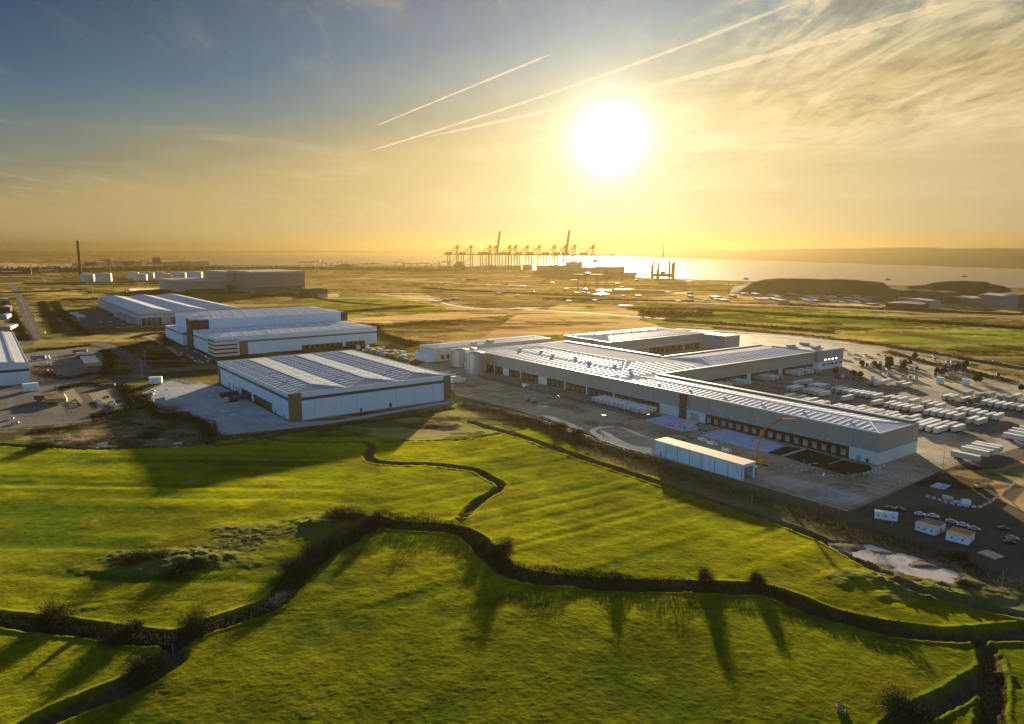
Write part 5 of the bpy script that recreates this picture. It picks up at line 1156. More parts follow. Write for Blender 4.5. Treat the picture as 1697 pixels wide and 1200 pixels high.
# lamp posts
def make_lamp(h=14, name='lamp_post'):
    r = empty(name, (0, 0, 0), 0, None, 'lamp post')
    MB().cyl(0, 0, 0, h, .13, .07, 8).build('pole', M['steel'], r); MB().cyl(0, 0, 0, .3, .35, .35, 8).build('base', M['conc'], r)
    hd = MB().beam((-1.0, 0, h), (1.0, 0, h), .09).build('arm', M['steel'], r)
    for s in (-1, 1): MB().box(s * 1.3 - .35, -.15, h - .06, s * 1.3 + .35, .15, h + .08).build('lamp_head', M['rooflight'], r)
    return r
LP = Pool(make_lamp())
for (x, y), lab in (((1361, 838), 'standing at the yard fence by the pale concrete'), ((1562, 783), 'at the right corner of the yard behind the site pit'), ((1411, 634), 'left of the long row of eight trailers'), ((1341, 640), 'beside the cross wing trailers'), ((1516, 686), 'in the gap right of the row of five trailers'), ((1384, 661), 'behind the warehouse roof edge'), ((1579, 629), 'left of two by the dark row of cabs'), ((1592, 627), 'right of two by the dark row of cabs'), ((1522, 643), 'on the tan ground before the truck park'),
    ((1271, 643), 'on the yard inside the angle of the long warehouse'), ((1073, 725), 'by the turning loop of wet tracks'), ((868, 672), 'by the yard fence right of the front warehouse'), ((925, 690), 'by the yard fence above the dark bush'), ((1000, 726), 'by the yard fence left of the pale shed'), ((241, 606), 'white topped by the estate road junction'), ((235, 625), 'on the corner beside the olive container'), ((388, 725), 'at the front edge of the pale paving, right one'), ((370, 718), 'at the front corner of the pale paving'), ((323, 683), 'at the notch of the pale paving')):
    LP.put(G(x, y), R(rnd.uniform(0, 180)), 'tall slim grey lamp post ' + lab, 'lamp posts of the freight park')
# fences
M['fence'] = mat('green_grey_fence', (.11, .115, .10), .6, .1, 1)
def fence(px, h, lab, step=3.2, mesh=True):
    P = [Vector(p) for p in smoothline([tuple(G(*p)[:2]) for p in px], 4)]; r = empty('fence', (P[0].x, P[0].y, 0), 0, lab, 'fence'); o = Vector((P[0].x, P[0].y))
    L = sum((b - a).length for a, b in zip(P[:-1], P[1:])); step = max(step, L / 98); n = int(L / step); acc = 0; j = 0; last = None; pr = MB()
    post0 = None; cnt = 0
    for i in range(n + 1):
        s = i * step
        while j < len(P) - 2 and s > acc + (P[j + 1] - P[j]).length: acc += (P[j + 1] - P[j]).length; j += 1
        d_ = (P[j + 1] - P[j]); p = P[j] + d_.normalized() * (s - acc) - o
        if post0 is None: post0 = MB().box(-.05, -.05, -.5, .05, .05, h).build('post', M['fence'], r, (p.x, p.y, 0))
        else:
            c = post0.copy(); COL.objects.link(c); c.parent = r; c.location = (p.x, p.y, 0)
        if last is not None:
            for zc in (h - .08, h * .5, .15): pr.beam((last.x, last.y, zc), (p.x, p.y, zc), .035)
            dd = p - last; k = max(int(dd.length / .45), 1)
            for q in range(1, k): e = last + dd * q / k; pr.beam((e.x, e.y, .1), (e.x, e.y, h - .05), .018)
        last = p
    pr.build('fence_bars', M['fence'], r); return r
fence([(758, 668), (870, 694), (985, 733), (1090, 765)], 2.6, 'slim palisade fence between the green field and the long warehouse road')
fence([(1092, 768), (1240, 810), (1330, 833), (1400, 856), (1440, 868)], 2.6, 'slim palisade fence along the field in front of the pale shed')
fence([(0, 716), (60, 710), (152, 702)], 2.6, 'slim palisade fence along the left yard above the field')
fence([(362, 724), (485, 714), (560, 704), (757, 670)], 2.4, 'slim fence below the front warehouse and its pale paving')
fence([(1405, 852), (1463, 827), (1562, 785), (1640, 760)], 2.4, 'slim fence between the yard and the dark building site')

# ---------------------------------------------------------------- port and far distance
K = 1.68
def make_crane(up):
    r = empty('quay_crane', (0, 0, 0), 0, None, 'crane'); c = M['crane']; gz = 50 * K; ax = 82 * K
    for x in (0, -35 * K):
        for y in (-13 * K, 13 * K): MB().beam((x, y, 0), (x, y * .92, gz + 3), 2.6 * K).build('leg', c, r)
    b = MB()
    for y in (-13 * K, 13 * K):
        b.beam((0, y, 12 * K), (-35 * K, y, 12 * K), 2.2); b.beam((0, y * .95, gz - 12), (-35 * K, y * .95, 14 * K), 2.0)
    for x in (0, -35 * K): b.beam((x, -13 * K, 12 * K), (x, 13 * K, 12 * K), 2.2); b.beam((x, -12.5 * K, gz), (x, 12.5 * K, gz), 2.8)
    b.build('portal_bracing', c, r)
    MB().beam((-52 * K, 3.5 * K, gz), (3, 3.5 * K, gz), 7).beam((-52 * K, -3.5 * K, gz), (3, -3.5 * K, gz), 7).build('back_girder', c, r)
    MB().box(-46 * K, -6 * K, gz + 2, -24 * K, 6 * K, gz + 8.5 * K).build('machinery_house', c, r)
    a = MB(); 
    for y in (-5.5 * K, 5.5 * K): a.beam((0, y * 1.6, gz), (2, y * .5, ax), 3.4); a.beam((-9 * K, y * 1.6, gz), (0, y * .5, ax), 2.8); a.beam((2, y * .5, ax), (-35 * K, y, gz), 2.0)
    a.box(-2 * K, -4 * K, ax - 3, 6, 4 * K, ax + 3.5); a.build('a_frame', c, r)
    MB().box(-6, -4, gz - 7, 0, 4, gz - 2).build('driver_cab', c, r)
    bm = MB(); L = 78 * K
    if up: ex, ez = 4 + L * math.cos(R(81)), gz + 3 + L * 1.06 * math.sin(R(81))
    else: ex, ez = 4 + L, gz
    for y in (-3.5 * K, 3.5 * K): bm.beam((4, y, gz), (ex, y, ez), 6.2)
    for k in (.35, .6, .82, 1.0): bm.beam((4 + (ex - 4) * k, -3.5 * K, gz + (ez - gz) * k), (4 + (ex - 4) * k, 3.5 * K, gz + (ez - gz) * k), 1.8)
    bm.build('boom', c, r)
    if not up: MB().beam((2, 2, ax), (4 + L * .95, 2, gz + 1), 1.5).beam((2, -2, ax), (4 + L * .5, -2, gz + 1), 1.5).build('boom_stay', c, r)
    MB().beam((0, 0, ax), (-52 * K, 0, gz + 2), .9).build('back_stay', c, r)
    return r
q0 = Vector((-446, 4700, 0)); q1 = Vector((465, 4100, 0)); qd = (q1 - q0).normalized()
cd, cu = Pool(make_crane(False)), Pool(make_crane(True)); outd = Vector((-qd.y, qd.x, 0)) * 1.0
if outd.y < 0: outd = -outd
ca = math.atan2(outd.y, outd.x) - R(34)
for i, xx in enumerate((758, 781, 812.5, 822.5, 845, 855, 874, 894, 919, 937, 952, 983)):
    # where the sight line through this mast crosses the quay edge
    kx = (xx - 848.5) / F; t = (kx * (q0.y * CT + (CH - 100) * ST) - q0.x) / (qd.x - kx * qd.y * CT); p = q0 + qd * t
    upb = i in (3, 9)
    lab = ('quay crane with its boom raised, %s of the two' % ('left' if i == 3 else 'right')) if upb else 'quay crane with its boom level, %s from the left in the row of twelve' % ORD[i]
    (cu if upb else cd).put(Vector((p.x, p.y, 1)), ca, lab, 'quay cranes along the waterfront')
# container ship
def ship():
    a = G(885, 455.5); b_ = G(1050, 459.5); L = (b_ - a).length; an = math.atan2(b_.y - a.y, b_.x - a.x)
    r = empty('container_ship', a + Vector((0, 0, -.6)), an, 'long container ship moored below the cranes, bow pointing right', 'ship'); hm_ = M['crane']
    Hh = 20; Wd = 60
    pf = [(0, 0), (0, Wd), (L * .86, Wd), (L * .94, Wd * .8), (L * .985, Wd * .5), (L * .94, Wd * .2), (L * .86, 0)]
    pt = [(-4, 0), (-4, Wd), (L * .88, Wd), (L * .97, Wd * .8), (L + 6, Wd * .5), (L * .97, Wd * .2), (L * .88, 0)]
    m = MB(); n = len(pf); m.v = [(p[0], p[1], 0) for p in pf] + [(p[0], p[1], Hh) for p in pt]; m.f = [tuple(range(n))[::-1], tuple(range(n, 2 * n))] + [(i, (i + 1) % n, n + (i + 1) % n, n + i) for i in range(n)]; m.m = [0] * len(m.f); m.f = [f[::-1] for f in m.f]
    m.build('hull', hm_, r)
    tops = [(0.02, .14, 44), (.15, .30, 46), (.31, .44, 47), (.47, .61, 40), (.63, .86, 43)]
    cs = [mat('container_stack_%d' % i, c, .6, .35, .04, seams=[(2, 2.9, .3), (0, 12.5, .3)]) for i, c in enumerate(((.16, .12, .06), (.12, .05, .03), (.05, .07, .10)))]
    for i, (f0, f1, zt) in enumerate(tops): MB().box(L * f0, 4, Hh + .01, L * f1, Wd - 4, zt).build('container_stack', cs[i % 3], r)
    MB().box(L * .335, 2, 47.01, L * .43, Wd - 2, 60).box(L * .36, 12, 60, L * .40, Wd - 12, 64).box(L * .375, 28, 64, L * .38, 32, 74).build('bridge', M['dgrey'], r)
ship()
# jack-up barge with its legs
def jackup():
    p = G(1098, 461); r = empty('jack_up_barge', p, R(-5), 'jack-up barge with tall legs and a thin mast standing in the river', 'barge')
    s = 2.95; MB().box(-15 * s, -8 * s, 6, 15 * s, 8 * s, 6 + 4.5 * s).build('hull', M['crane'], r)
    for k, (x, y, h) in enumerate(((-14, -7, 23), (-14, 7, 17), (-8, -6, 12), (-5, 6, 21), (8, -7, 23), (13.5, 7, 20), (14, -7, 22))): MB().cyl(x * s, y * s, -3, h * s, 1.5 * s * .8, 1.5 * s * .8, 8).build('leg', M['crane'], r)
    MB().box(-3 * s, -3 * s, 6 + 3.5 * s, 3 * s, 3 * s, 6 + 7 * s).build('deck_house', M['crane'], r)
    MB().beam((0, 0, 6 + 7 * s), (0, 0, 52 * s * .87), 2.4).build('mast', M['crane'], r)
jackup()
# chimney, storage tanks
r = empty('chimney', G(133.5, 456), 0, 'tall dark brick chimney at far left behind the white tanks', 'chimney'); d0 = G(133.5, 456).length
MB().cyl(0, 0, 0, 152, 7.4, 5.2, 14).build('shaft', mat('chimney_brick', (.05, .035, .03), .8), r); MB().cyl(0, 0, 152, 155, 6.0, 6.0, 14).build('cap', M['chassis'], r)
M['tank'] = mat('tank_white', (.42, .39, .34), .5, .08, .02)
for i, (x0, x1, yb, yt, lab) in enumerate(((129, 150, 467, 455, 'white storage tank at the foot of the chimney'), (154, 178, 467, 453.5, 'broad white storage tank right of the chimney'), (205, 225, 462, 452, 'pale storage tank at the left end of the tank group'), (216, 238, 465, 455, 'white storage tank in front of the tank group left side'), (234, 251, 461, 452, 'pale storage tank second behind the tank group'), (252, 275, 465, 453.5, 'white storage tank in the middle of the tank group'), (280, 303, 464, 452, 'white storage tank second from the right of the tank group'), (302, 318, 461, 451, 'pale storage tank partly hidden between two white ones'), (306, 330, 464, 451, 'white storage tank at the right end of the tank group'), (131, 142, 460, 453.3, 'small pale tank behind the tank by the chimney'))):
    p = G((x0 + x1) / 2, yb); dd = p.y * CT + CH * ST; rr = (x1 - x0) / 2 / F * dd; hh = (yb - yt) / F * dd * .98; p.y += rr
    t = empty('storage_tank', p, 0, lab, 'tank', 'white storage tanks'); MB().cyl(0, 0, 0, hh, rr, rr, 26).build('shell', M['tank'], t); MB().cyl(0, 0, hh, hh + rr * .14, rr, rr * .1, 26).build('roof', M['tank'], t)
def block(x0, x1, yb, yt, dpt, m, lab, name='distant_shed', cat='shed', group=None, roof=None, slope=None):
    if slope is None: slope = -.034 * (x0 < 850)
    a = G(x0, yb); b_ = G(x1, yb + slope * (x1 - x0)); L = (b_ - a).length; dd = a.y * CT + CH * ST; h = max((yb - yt) / F * dd * 1.0, 2); an = math.atan2(b_.y - a.y, b_.x - a.x)
    r = empty(name, a, an, lab, cat, group); MB().box(0, 0, 0, L, dpt, h * .88).build('wall', m, r)
    MB().side([(0, h * .881), (L * .5, h), (L, h * .881)], -.5, dpt + .5).build('roof', roof or M['tgrey'], r); return r
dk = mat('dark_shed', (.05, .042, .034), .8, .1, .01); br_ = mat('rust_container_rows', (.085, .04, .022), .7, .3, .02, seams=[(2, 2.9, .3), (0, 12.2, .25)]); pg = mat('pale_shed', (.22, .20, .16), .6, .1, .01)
block(260, 267, 443, 426, 30, dk, 'dark square tower block on the left skyline', 'tower', 'tower'); block(286, 317, 441, 433, 200, pg, 'pale long shed on the left skyline, left of two'); block(318, 346, 440, 433, 200, pg, 'pale long shed on the left skyline, right of two'); block(248, 310, 447, 440, 120, dk, 'low dark shed before the skyline tower')
for i, (x0, x1, yb, yt) in enumerate(((140, 158, 441, 436), (160, 178, 441, 433), (193, 207, 438, 432), (208, 216, 439, 432), (222, 236, 440, 432), (184, 190, 440, 430), (100, 118, 444, 440), (60, 80, 448, 443), (20, 50, 455, 450), (86, 98, 452, 447), (352, 372, 445, 441), (170, 182, 448, 444), (5, 30, 446, 441))):
    block(x0, x1, yb, yt, 90, dk if i % 3 else pg, '%s shed on the hazy left skyline' % ('pale' if i % 3 == 0 else 'dark'), group='%s sheds on the left skyline' % ('pale' if i % 3 == 0 else 'dark'))
block(0, 18, 548, 541, 40, pg, 'pale shed at the left edge above the left warehouse'); block(0, 14, 500, 495, 40, pg, 'pale low building at the left edge beside the long straight road'); block(0, 17, 519, 508, 40, dk, 'dark low building at the left edge beside the long straight road'); block(0, 12, 530, 522, 40, pg, 'pale low building at the left edge, nearest the road bend')
block(511, 543, 488, 478, 60, dk, 'low dark shed right of the drab warehouses', roof=dk)
# container rows and works at the right
for i, (x0, x1, yb, yt, m_, lab, sl) in enumerate(((1456, 1496, 497, 478, br_, 'rust brown container wall at the left end of the distant row', .05), (1497, 1530, 500, 480, br_, 'rust brown container wall in the middle of the distant row', .05), (1530, 1568, 502, 482, br_, 'rust brown container wall at the right end of the distant row', .05), (1467, 1526, 510, 501, dk, 'dark long shed in front of the rust brown container walls', .05),
    (1513, 1529, 505, 495, pg, 'small pale shed in front of the container walls', 0), (1540, 1558, 511, 497, pg, 'pale grey block right of the dark long shed', 0), (1584, 1600, 503, 491, dk, 'dark hut between the container walls and grey silo block', 0), (1602, 1650, 506, 493, mat('muted_works', (.12, .11, .09), .7), 'grey works building with a low roof near the right edge', 0), (1650, 1662, 508, 491, dk, 'dark block left of the stepped grey building', 0), (1657, 1687, 511, 488, mat('blue_grey_works', (.13, .135, .14), .7), 'stepped blue grey building at the right edge of the distance', 0), (1688, 1740, 511, 486, dk, 'tall dark block cut off by the right edge', 0))):
    block(x0, x1, yb, yt, 60, m_, lab, 'works_building', 'building', None, dk if m_ in (dk, br_) else None, sl)
for i in range(46):
    x = rnd.uniform(1180, 1460); y = 486 + (x - 1180) * .03 + rnd.uniform(0, 14); w_ = rnd.uniform(5, 17)
    if 1290 < x < 1400 and y < 490: continue
    block(x, x + w_, y, y - rnd.uniform(2, 4.5), rnd.uniform(15, 40), rnd.choice([dk, pg, pg, M['twhite']]), 'low workshop shed in the scattered yards below the spoil heaps', 'workshop', 'shed', 'workshops below the spoil heaps', rnd.choice([M['parapet'], M['tgrey'], M['tgrey']]))
for i in range(38):
    x = rnd.uniform(700, 1180); y = rnd.uniform(462, 502); w_ = rnd.uniform(3, 12)
    block(x, x + w_, y, y - rnd.uniform(1.2, 3.2), rnd.uniform(10, 30), rnd.choice([dk, M['tgrey'], pg]), 'low hut on the hazy flats below the cranes', 'hut', 'hut', 'huts on the flats below the cranes', rnd.choice([M['tgrey'], dk, dk]))
# rail and stacking cranes
def portal(p, w_, h, rz, lab, group=None, dpt=None, t_=2.0):
    r = empty('stacking_crane', p, rz, lab, 'crane', group); dpt = dpt or w_ * .4
    for x in (0, w_):
        for y in (0, dpt): MB().beam((x, y, 0), (x, y, h), t_).build('leg', M['crane'], r)
    MB().beam((-w_ * .25, 0, h), (w_ * 1.25, 0, h), t_ * 1.3).beam((-w_ * .25, dpt, h), (w_ * 1.25, dpt, h), t_ * 1.3).build('girder', M['crane'], r)
    MB().box(w_ * .4, -1, h, w_ * .6, dpt + 1, h + w_ * .1).build('trolley', M['crane'], r); return r
portal(G(959, 484), 52, 46, R(5), 'yellow hazy rail crane below the ship, left of two', None, None, 1.2); portal(G(970, 480), 62, 78, R(5), 'taller hazy rail crane below the ship, right of two', None, None, 1.2)
for i, x in enumerate((500, 520, 535, 560, 572, 600, 612, 655, 668, 690, 715, 728)):
    portal(G(x, 442 + rnd.uniform(-.5, 1)), 60 + rnd.uniform(-10, 20), rnd.uniform(14, 34), R(rnd.uniform(-20, 20)), 'stacking crane on the skyline left of the quay cranes, %s from the left' % ORD[i], 'stacking cranes left of the quay', None, 3.5)
for i, x in enumerate((742, 752, 765, 800, 835, 850, 866)):
    block(x, x + rnd.uniform(12, 26), 447, 447 - rnd.uniform(4, 9), 60, mat('haze_stack_%d' % i, (.07, .055, .03), .7), 'block of stacked containers on the quay, %s from the left under the cranes' % ORD[i], 'container_block', 'containers', 'container blocks under the cranes', dk)
# masts and pylons
def mast(px, yt, lab, arms=0, t_=1.0):
    p = G(*px); dd = p.y * CT + CH * ST; h = (px[1] - yt) / F * dd; r = empty('mast', p, 0, lab, 'mast'); MB().tube((0, 0, 0), (0, 0, h), t_, t_ * .5, 6).build('pole', M['crane'], r)
    for k in range(arms): MB().beam((-h * .14, 0, h * (.95 - .12 * k)), (h * .14, 0, h * (.95 - .12 * k)), t_ * .6).build('arm', M['crane'], r)
mast((52, 455), 437, 'distant pylon at far left beyond the tanks', 3, 1.6); mast((183, 452), 434, 'thin mast between the tanks on the left', 2, 1.4); mast((154, 494), 470, 'dark mast behind the glazed warehouse, left of two', 1, .6); mast((210, 489), 476, 'short dark mast behind the glazed warehouse roof', 0, 1.2); mast((404, 441), 431, 'lattice mast at the left shoreline', 2, 2.5); mast((326, 436), 426, 'hazy mast on the left skyline sheds', 2, 3)
mast((1207, 488), 467, 'slim mast beside the bare ground before the spoil heap', 1, .7); mast((1309, 462), 455, 'short mast on top of the spoil heap', 0, .9); mast((584, 441), 431, 'thin mast on the middle skyline', 1, 2)
# small boats on the river
for i, (x, y) in enumerate(((1598, 459), (1471, 464.5), (1068, 456), (1236, 463))):
    p = G(x, y, -.6); r = empty('small_boat', p, R(10), ('dark sailing boat on the wide river, near the right edge', 'tiny boat on the river above the spoil heap gap', 'small buoy boat just right of the ship bow', 'low barge by the near river bank')[i], 'boat')
    s = 2.2; MB().side([(-5 * s, 1.6 * s), (-4 * s, 0), (4 * s, 0), (5.6 * s, 1.9 * s)], -1.5 * s, 1.5 * s).build('hull', M['crane'], r); MB().box(-2 * s, -1 * s, 1.6 * s, 1.5 * s, 1 * s, 3 * s).build('cabin', M['crane'], r); MB().cyl(0, 0, 3 * s, 7 * s, .2 * s, .15 * s, 6).build('mast', M['crane'], r)
# hills across the river and spoil heaps
def ridge(name, pts, yb, dpt, m, seed=1, sh=.5, nx=160, rough=.05, ny=26):
    """profile of a hill traced along its skyline; body with real depth"""
    x0, x1 = pts[0][0], pts[-1][0]; V = []; Fc = []
    xs = np.linspace(x0, x1, nx); tops = np.interp(xs, [p[0] for p in pts], [p[1] for p in pts]); yb_ = np.interp(xs, [p[0] for p in yb], [p[1] for p in yb])
    for j in range(ny):
        s = j / (ny - 1)
        for i in range(nx):
            g = G(xs[i], yb_[i]); dr = g.normalized(); c = g + Vector((dr.x, dr.y, 0)) * dpt * s
            gc = g + Vector((dr.x, dr.y, 0)) * dpt * sh; dd = gc.y * CT + CH * ST
            # height that the crest needs at its own distance
            bb = (600 - tops[i]) / F; ztop = CH + gc.y * (-ST + bb * CT) / (CT + bb * ST)
            e = min(s / sh, (1 - s) / (1 - sh)); e = e if s > sh else e ** .8
            ed = min(1, min(i, nx - 1 - i) / 16); V.append((c.x, c.y, max(ztop, 0) * e * ed - 1 + 0 * dd))
    V = np.array(V); nz = fbm(V[:, 0], V[:, 1], dpt * .25, 5, seed); V[:, 2] += nz * V[:, 2] * rough * 6 * (1 if rough else 0)
    for j in range(ny - 1):
        for i in range(nx - 1): a = j * nx + i; Fc.append((a, a + 1, a + nx + 1, a + nx))
    me = bpy.data.meshes.new(name); me.from_pydata([tuple(v) for v in V], [], Fc); me.materials.append(m); me.update(); me.polygons.foreach_set('use_smooth', [True] * len(me.polygons))
    o = bpy.data.objects.new(name, me); COL.objects.link(o); return tag(o, kind='structure')
hillm = mat('far_wooded_hills', (.06, .058, .030), .95, .45, .0012, spec=.03); spm = mat('spoil_heap_earth', (.034, .029, .020), .95, .25, .02, bump=.6, bscale=.05, spec=.03)
ridge('far_hills', [(560, 418.5), (640, 417), (730, 416.5), (850, 415.5), (985, 414.5), (1010, 412.5), (1070, 410.5), (1150, 412.5), (1230, 414), (1330, 411.5), (1420, 410.5), (1540, 409.5), (1560, 411), (1640, 410.5), (1697, 411), (2400, 408)], [(560, 419.3), (1040, 425), (1200, 429), (1450, 437.5), (1697, 445.5), (2400, 468)], 6000, hillm, 5, .45, 260, .012)
ridge('far_hills', [(-700, 421.5), (0, 422), (200, 421.5), (330, 422)], [(-700, 424), (0, 424), (200, 424), (330, 422)], 5000, hillm, 9, .5, 120, .02)
ridge('spoil_heap', [(1205, 482), (1240, 468), (1265, 462.5), (1295, 459.5), (1385, 459.3), (1440, 462.5), (1460, 466), (1480, 472), (1500, 479)], [(1205, 487), (1300, 489), (1400, 493), (1500, 493)], 560, spm, 3, .13, 120, .03)
ridge('spoil_heap', [(1470, 486), (1492, 471.5), (1530, 470), (1545, 466.5), (1632, 466.2), (1640, 469), (1662, 473), (1680, 480), (1705, 490)], [(1470, 492), (1560, 493), (1640, 496), (1705, 500)], 430, spm, 13, .15, 110, .03)
ridge('spoil_heap', [(540, 444), (556, 437.6), (575, 436.6), (598, 440), (604, 444)], [(540, 445), (604, 445)], 300, spm, 15, .2, 40, .02)
ridge('spoil_heap', [(740, 446), (757, 432.5), (768, 432.8), (782, 446)], [(740, 447), (782, 447)], 150, spm, 19, .3, 40, .02)
# contrails: long bodies of thin vapour high above
def contrail(p0, p1, w0, w1, dens, lab, seed, n=60, D0=26000, bend=0.0):
    q = random.Random(seed)
    def at(x, y):
        a = (x - 848.5) / F; b_ = (600 - y) / F; dr = Vector((a, CT + b_ * ST, -ST + b_ * CT)); return Vector((0, 0, CH)) + dr * (8600.0 / dr.z)
    b = MB(); rings = []
    for i in range(n + 1):
        t = i / n; x = p0[0] + (p1[0] - p0[0]) * t; y = p0[1] + (p1[1] - p0[1]) * t + math.sin(t * math.pi) * bend
        c = at(x, y); e = at(x + .01 * (p1[0] - p0[0]), y + .01 * (p1[1] - p0[1])); ax = (e - c).normalized(); sd_ = ax.cross(Vector((0, 0, 1))).normalized(); up_ = sd_.cross(ax)
        dist = c.length; rr = (w0 + (w1 - w0) * t) / F * dist / 2 * q.uniform(.72, 1.25) * min(1, t * 12 + .1, (1 - t) * 12 + .1)
        rings.append([c + sd_ * math.cos(k * math.pi / 5) * rr * q.uniform(.85, 1.15) + up_ * math.sin(k * math.pi / 5) * rr * q.uniform(.85, 1.15) for k in range(10)])
    for r_ in rings: b.v += [tuple(p) for p in r_]
    for i in range(n):
        for k in range(10): b.f.append((i * 10 + k, (i + 1) * 10 + k, (i + 1) * 10 + (k + 1) % 10, i * 10 + (k + 1) % 10)); b.m.append(0)
    b.f += [tuple(range(10)), tuple(n * 10 + k for k in range(10))[::-1]]; b.m += [0, 0]
    m = bpy.data.materials.new('vapour'); m.use_nodes = True; t_ = NT(m.node_tree); t_.n.clear(); o_ = t_.node('ShaderNodeOutputMaterial'); v = t_.node('ShaderNodeVolumePrincipled')
    v.inputs['Color'].default_value = (.28, .27, .25, 1); v.inputs['Density'].default_value = dens; v.inputs['Anisotropy'].default_value = .35; t_.l.new(v.outputs[0], o_.inputs['Volume'])
    o = b.build('contrail', m); tag(o, lab, 'contrail')
    return o
contrail((612, 213), (922, 86), 1.8, 3.5, .0034, 'short thin contrail, the upper left one of the three near the middle of the sky', 1, 50)
contrail((594, 256), (1330, 0), 2.5, 6, .0020, 'long contrail running up past the left side of the sun to the top edge', 2, 90, bend=10)
contrail((680, 233), (1580, 4), 2.5, 13, .0023, 'broad ragged contrail passing above the sun to the top right', 3, 110, bend=12)

for nm in ('white', 'grey', 'ochre', 'brown'): relabel(nm + ' containers behind the front warehouse', nm + ' container, %s from left of its colour, in the crowded yard behind the front warehouse')
relabel('pale sheds on the left skyline', 'pale shed on the hazy left skyline, %s from the left'); relabel('dark sheds on the left skyline', 'dark shed on the hazy left skyline, %s from the left')
relabel('workshops below the spoil heaps', 'low workshop shed below the spoil heaps, %s from the left'); relabel('huts on the flats below the cranes', 'low hut on the hazy flats below the cranes, %s from the left')
# ---------------------------------------------------------------- bushes, hedges and reeds
DM = 2.2
def scatter_mesh(name, pos, size, mats_idx, mats, seed, up=.35, asp=(.18, .6)):
    """many small leaf or twig sized faces; pos (n,3), size (n,)"""
    g = np.random.default_rng(seed); n = len(pos)
    d1 = g.normal(size=(n, 3)); d1[:, 2] = np.abs(d1[:, 2]) * (1 + up * 3) ; d1 /= np.linalg.norm(d1, axis=1)[:, None]
    d2 = np.cross(d1, g.normal(size=(n, 3))); d2 /= np.linalg.norm(d2, axis=1)[:, None]
    L = size * g.uniform(.6, 1.4, n); W_ = L * g.uniform(asp[0], asp[1], n)
    a = pos - d2 * W_[:, None] / 2; b = pos + d2 * W_[:, None] / 2; c = pos + d1 * L[:, None] + d2 * W_[:, None] * .2
    V = np.stack([a, b, c], 1).reshape(-1, 3); me = bpy.data.meshes.new(name); me.vertices.add(len(V)); me.vertices.foreach_set('co', V.ravel())
    me.loops.add(n * 3); me.loops.foreach_set('vertex_index', np.arange(n * 3)); me.polygons.add(n); me.polygons.foreach_set('loop_start', np.arange(n) * 3)
    for m in mats: me.materials.append(m)
    if len(mats) > 1: me.polygons.foreach_set('material_index', mats_idx)
    me.update(calc_edges=True); me.validate(); o = bpy.data.objects.new(name, me); COL.objects.link(o); return o
def bush(px, h, wd, lab, seed, dens=1.0, leafy=False, group=None, gz=0.0):
    g = np.random.default_rng(seed); p = G(*px); r = empty('bush', p + Vector((0, 0, gz)), 0, lab, 'bush', group)
    b = MB(); q = random.Random(seed)
    for _ in range(16):
        a = q.uniform(0, 6.28); t = q.uniform(.05, .5); m = Vector((math.cos(a) * wd * t * .5, math.sin(a) * wd * t * .5, h * q.uniform(.45, .7))); e = m + Vector((math.cos(a) * wd * .22, math.sin(a) * wd * .22, h * q.uniform(.1, .3)))
        b.tube((math.cos(a) * .2, math.sin(a) * .2, -.5), m, .09, .05, 4); b.tube(m, e, .05, .015, 4)
    b.build('branches', M['twig'], r)
    n = int(min(5200 * dens * (wd * h / 25), 15000)); cl = g.normal(size=(26, 3)); cl /= np.linalg.norm(cl, axis=1)[:, None]; cl *= g.uniform(.35, .95, 26)[:, None]; cl[:, 2] = np.abs(cl[:, 2])
    k = g.integers(0, 26, n); P = cl[k] + g.normal(size=(n, 3)) * .22; P[:, 0] *= wd / 2; P[:, 1] *= wd / 2; P[:, 2] = np.abs(P[:, 2]) * h * .88
    o = scatter_mesh('twig_crown', P, g.uniform(.22, .6, n) * (.7 if leafy else 1), g.integers(0, 2, n), [M['twig'], M['bramble']], seed + 1, .3, (.10, .32) if not leafy else (.4, .9)); o.parent = r
    return r
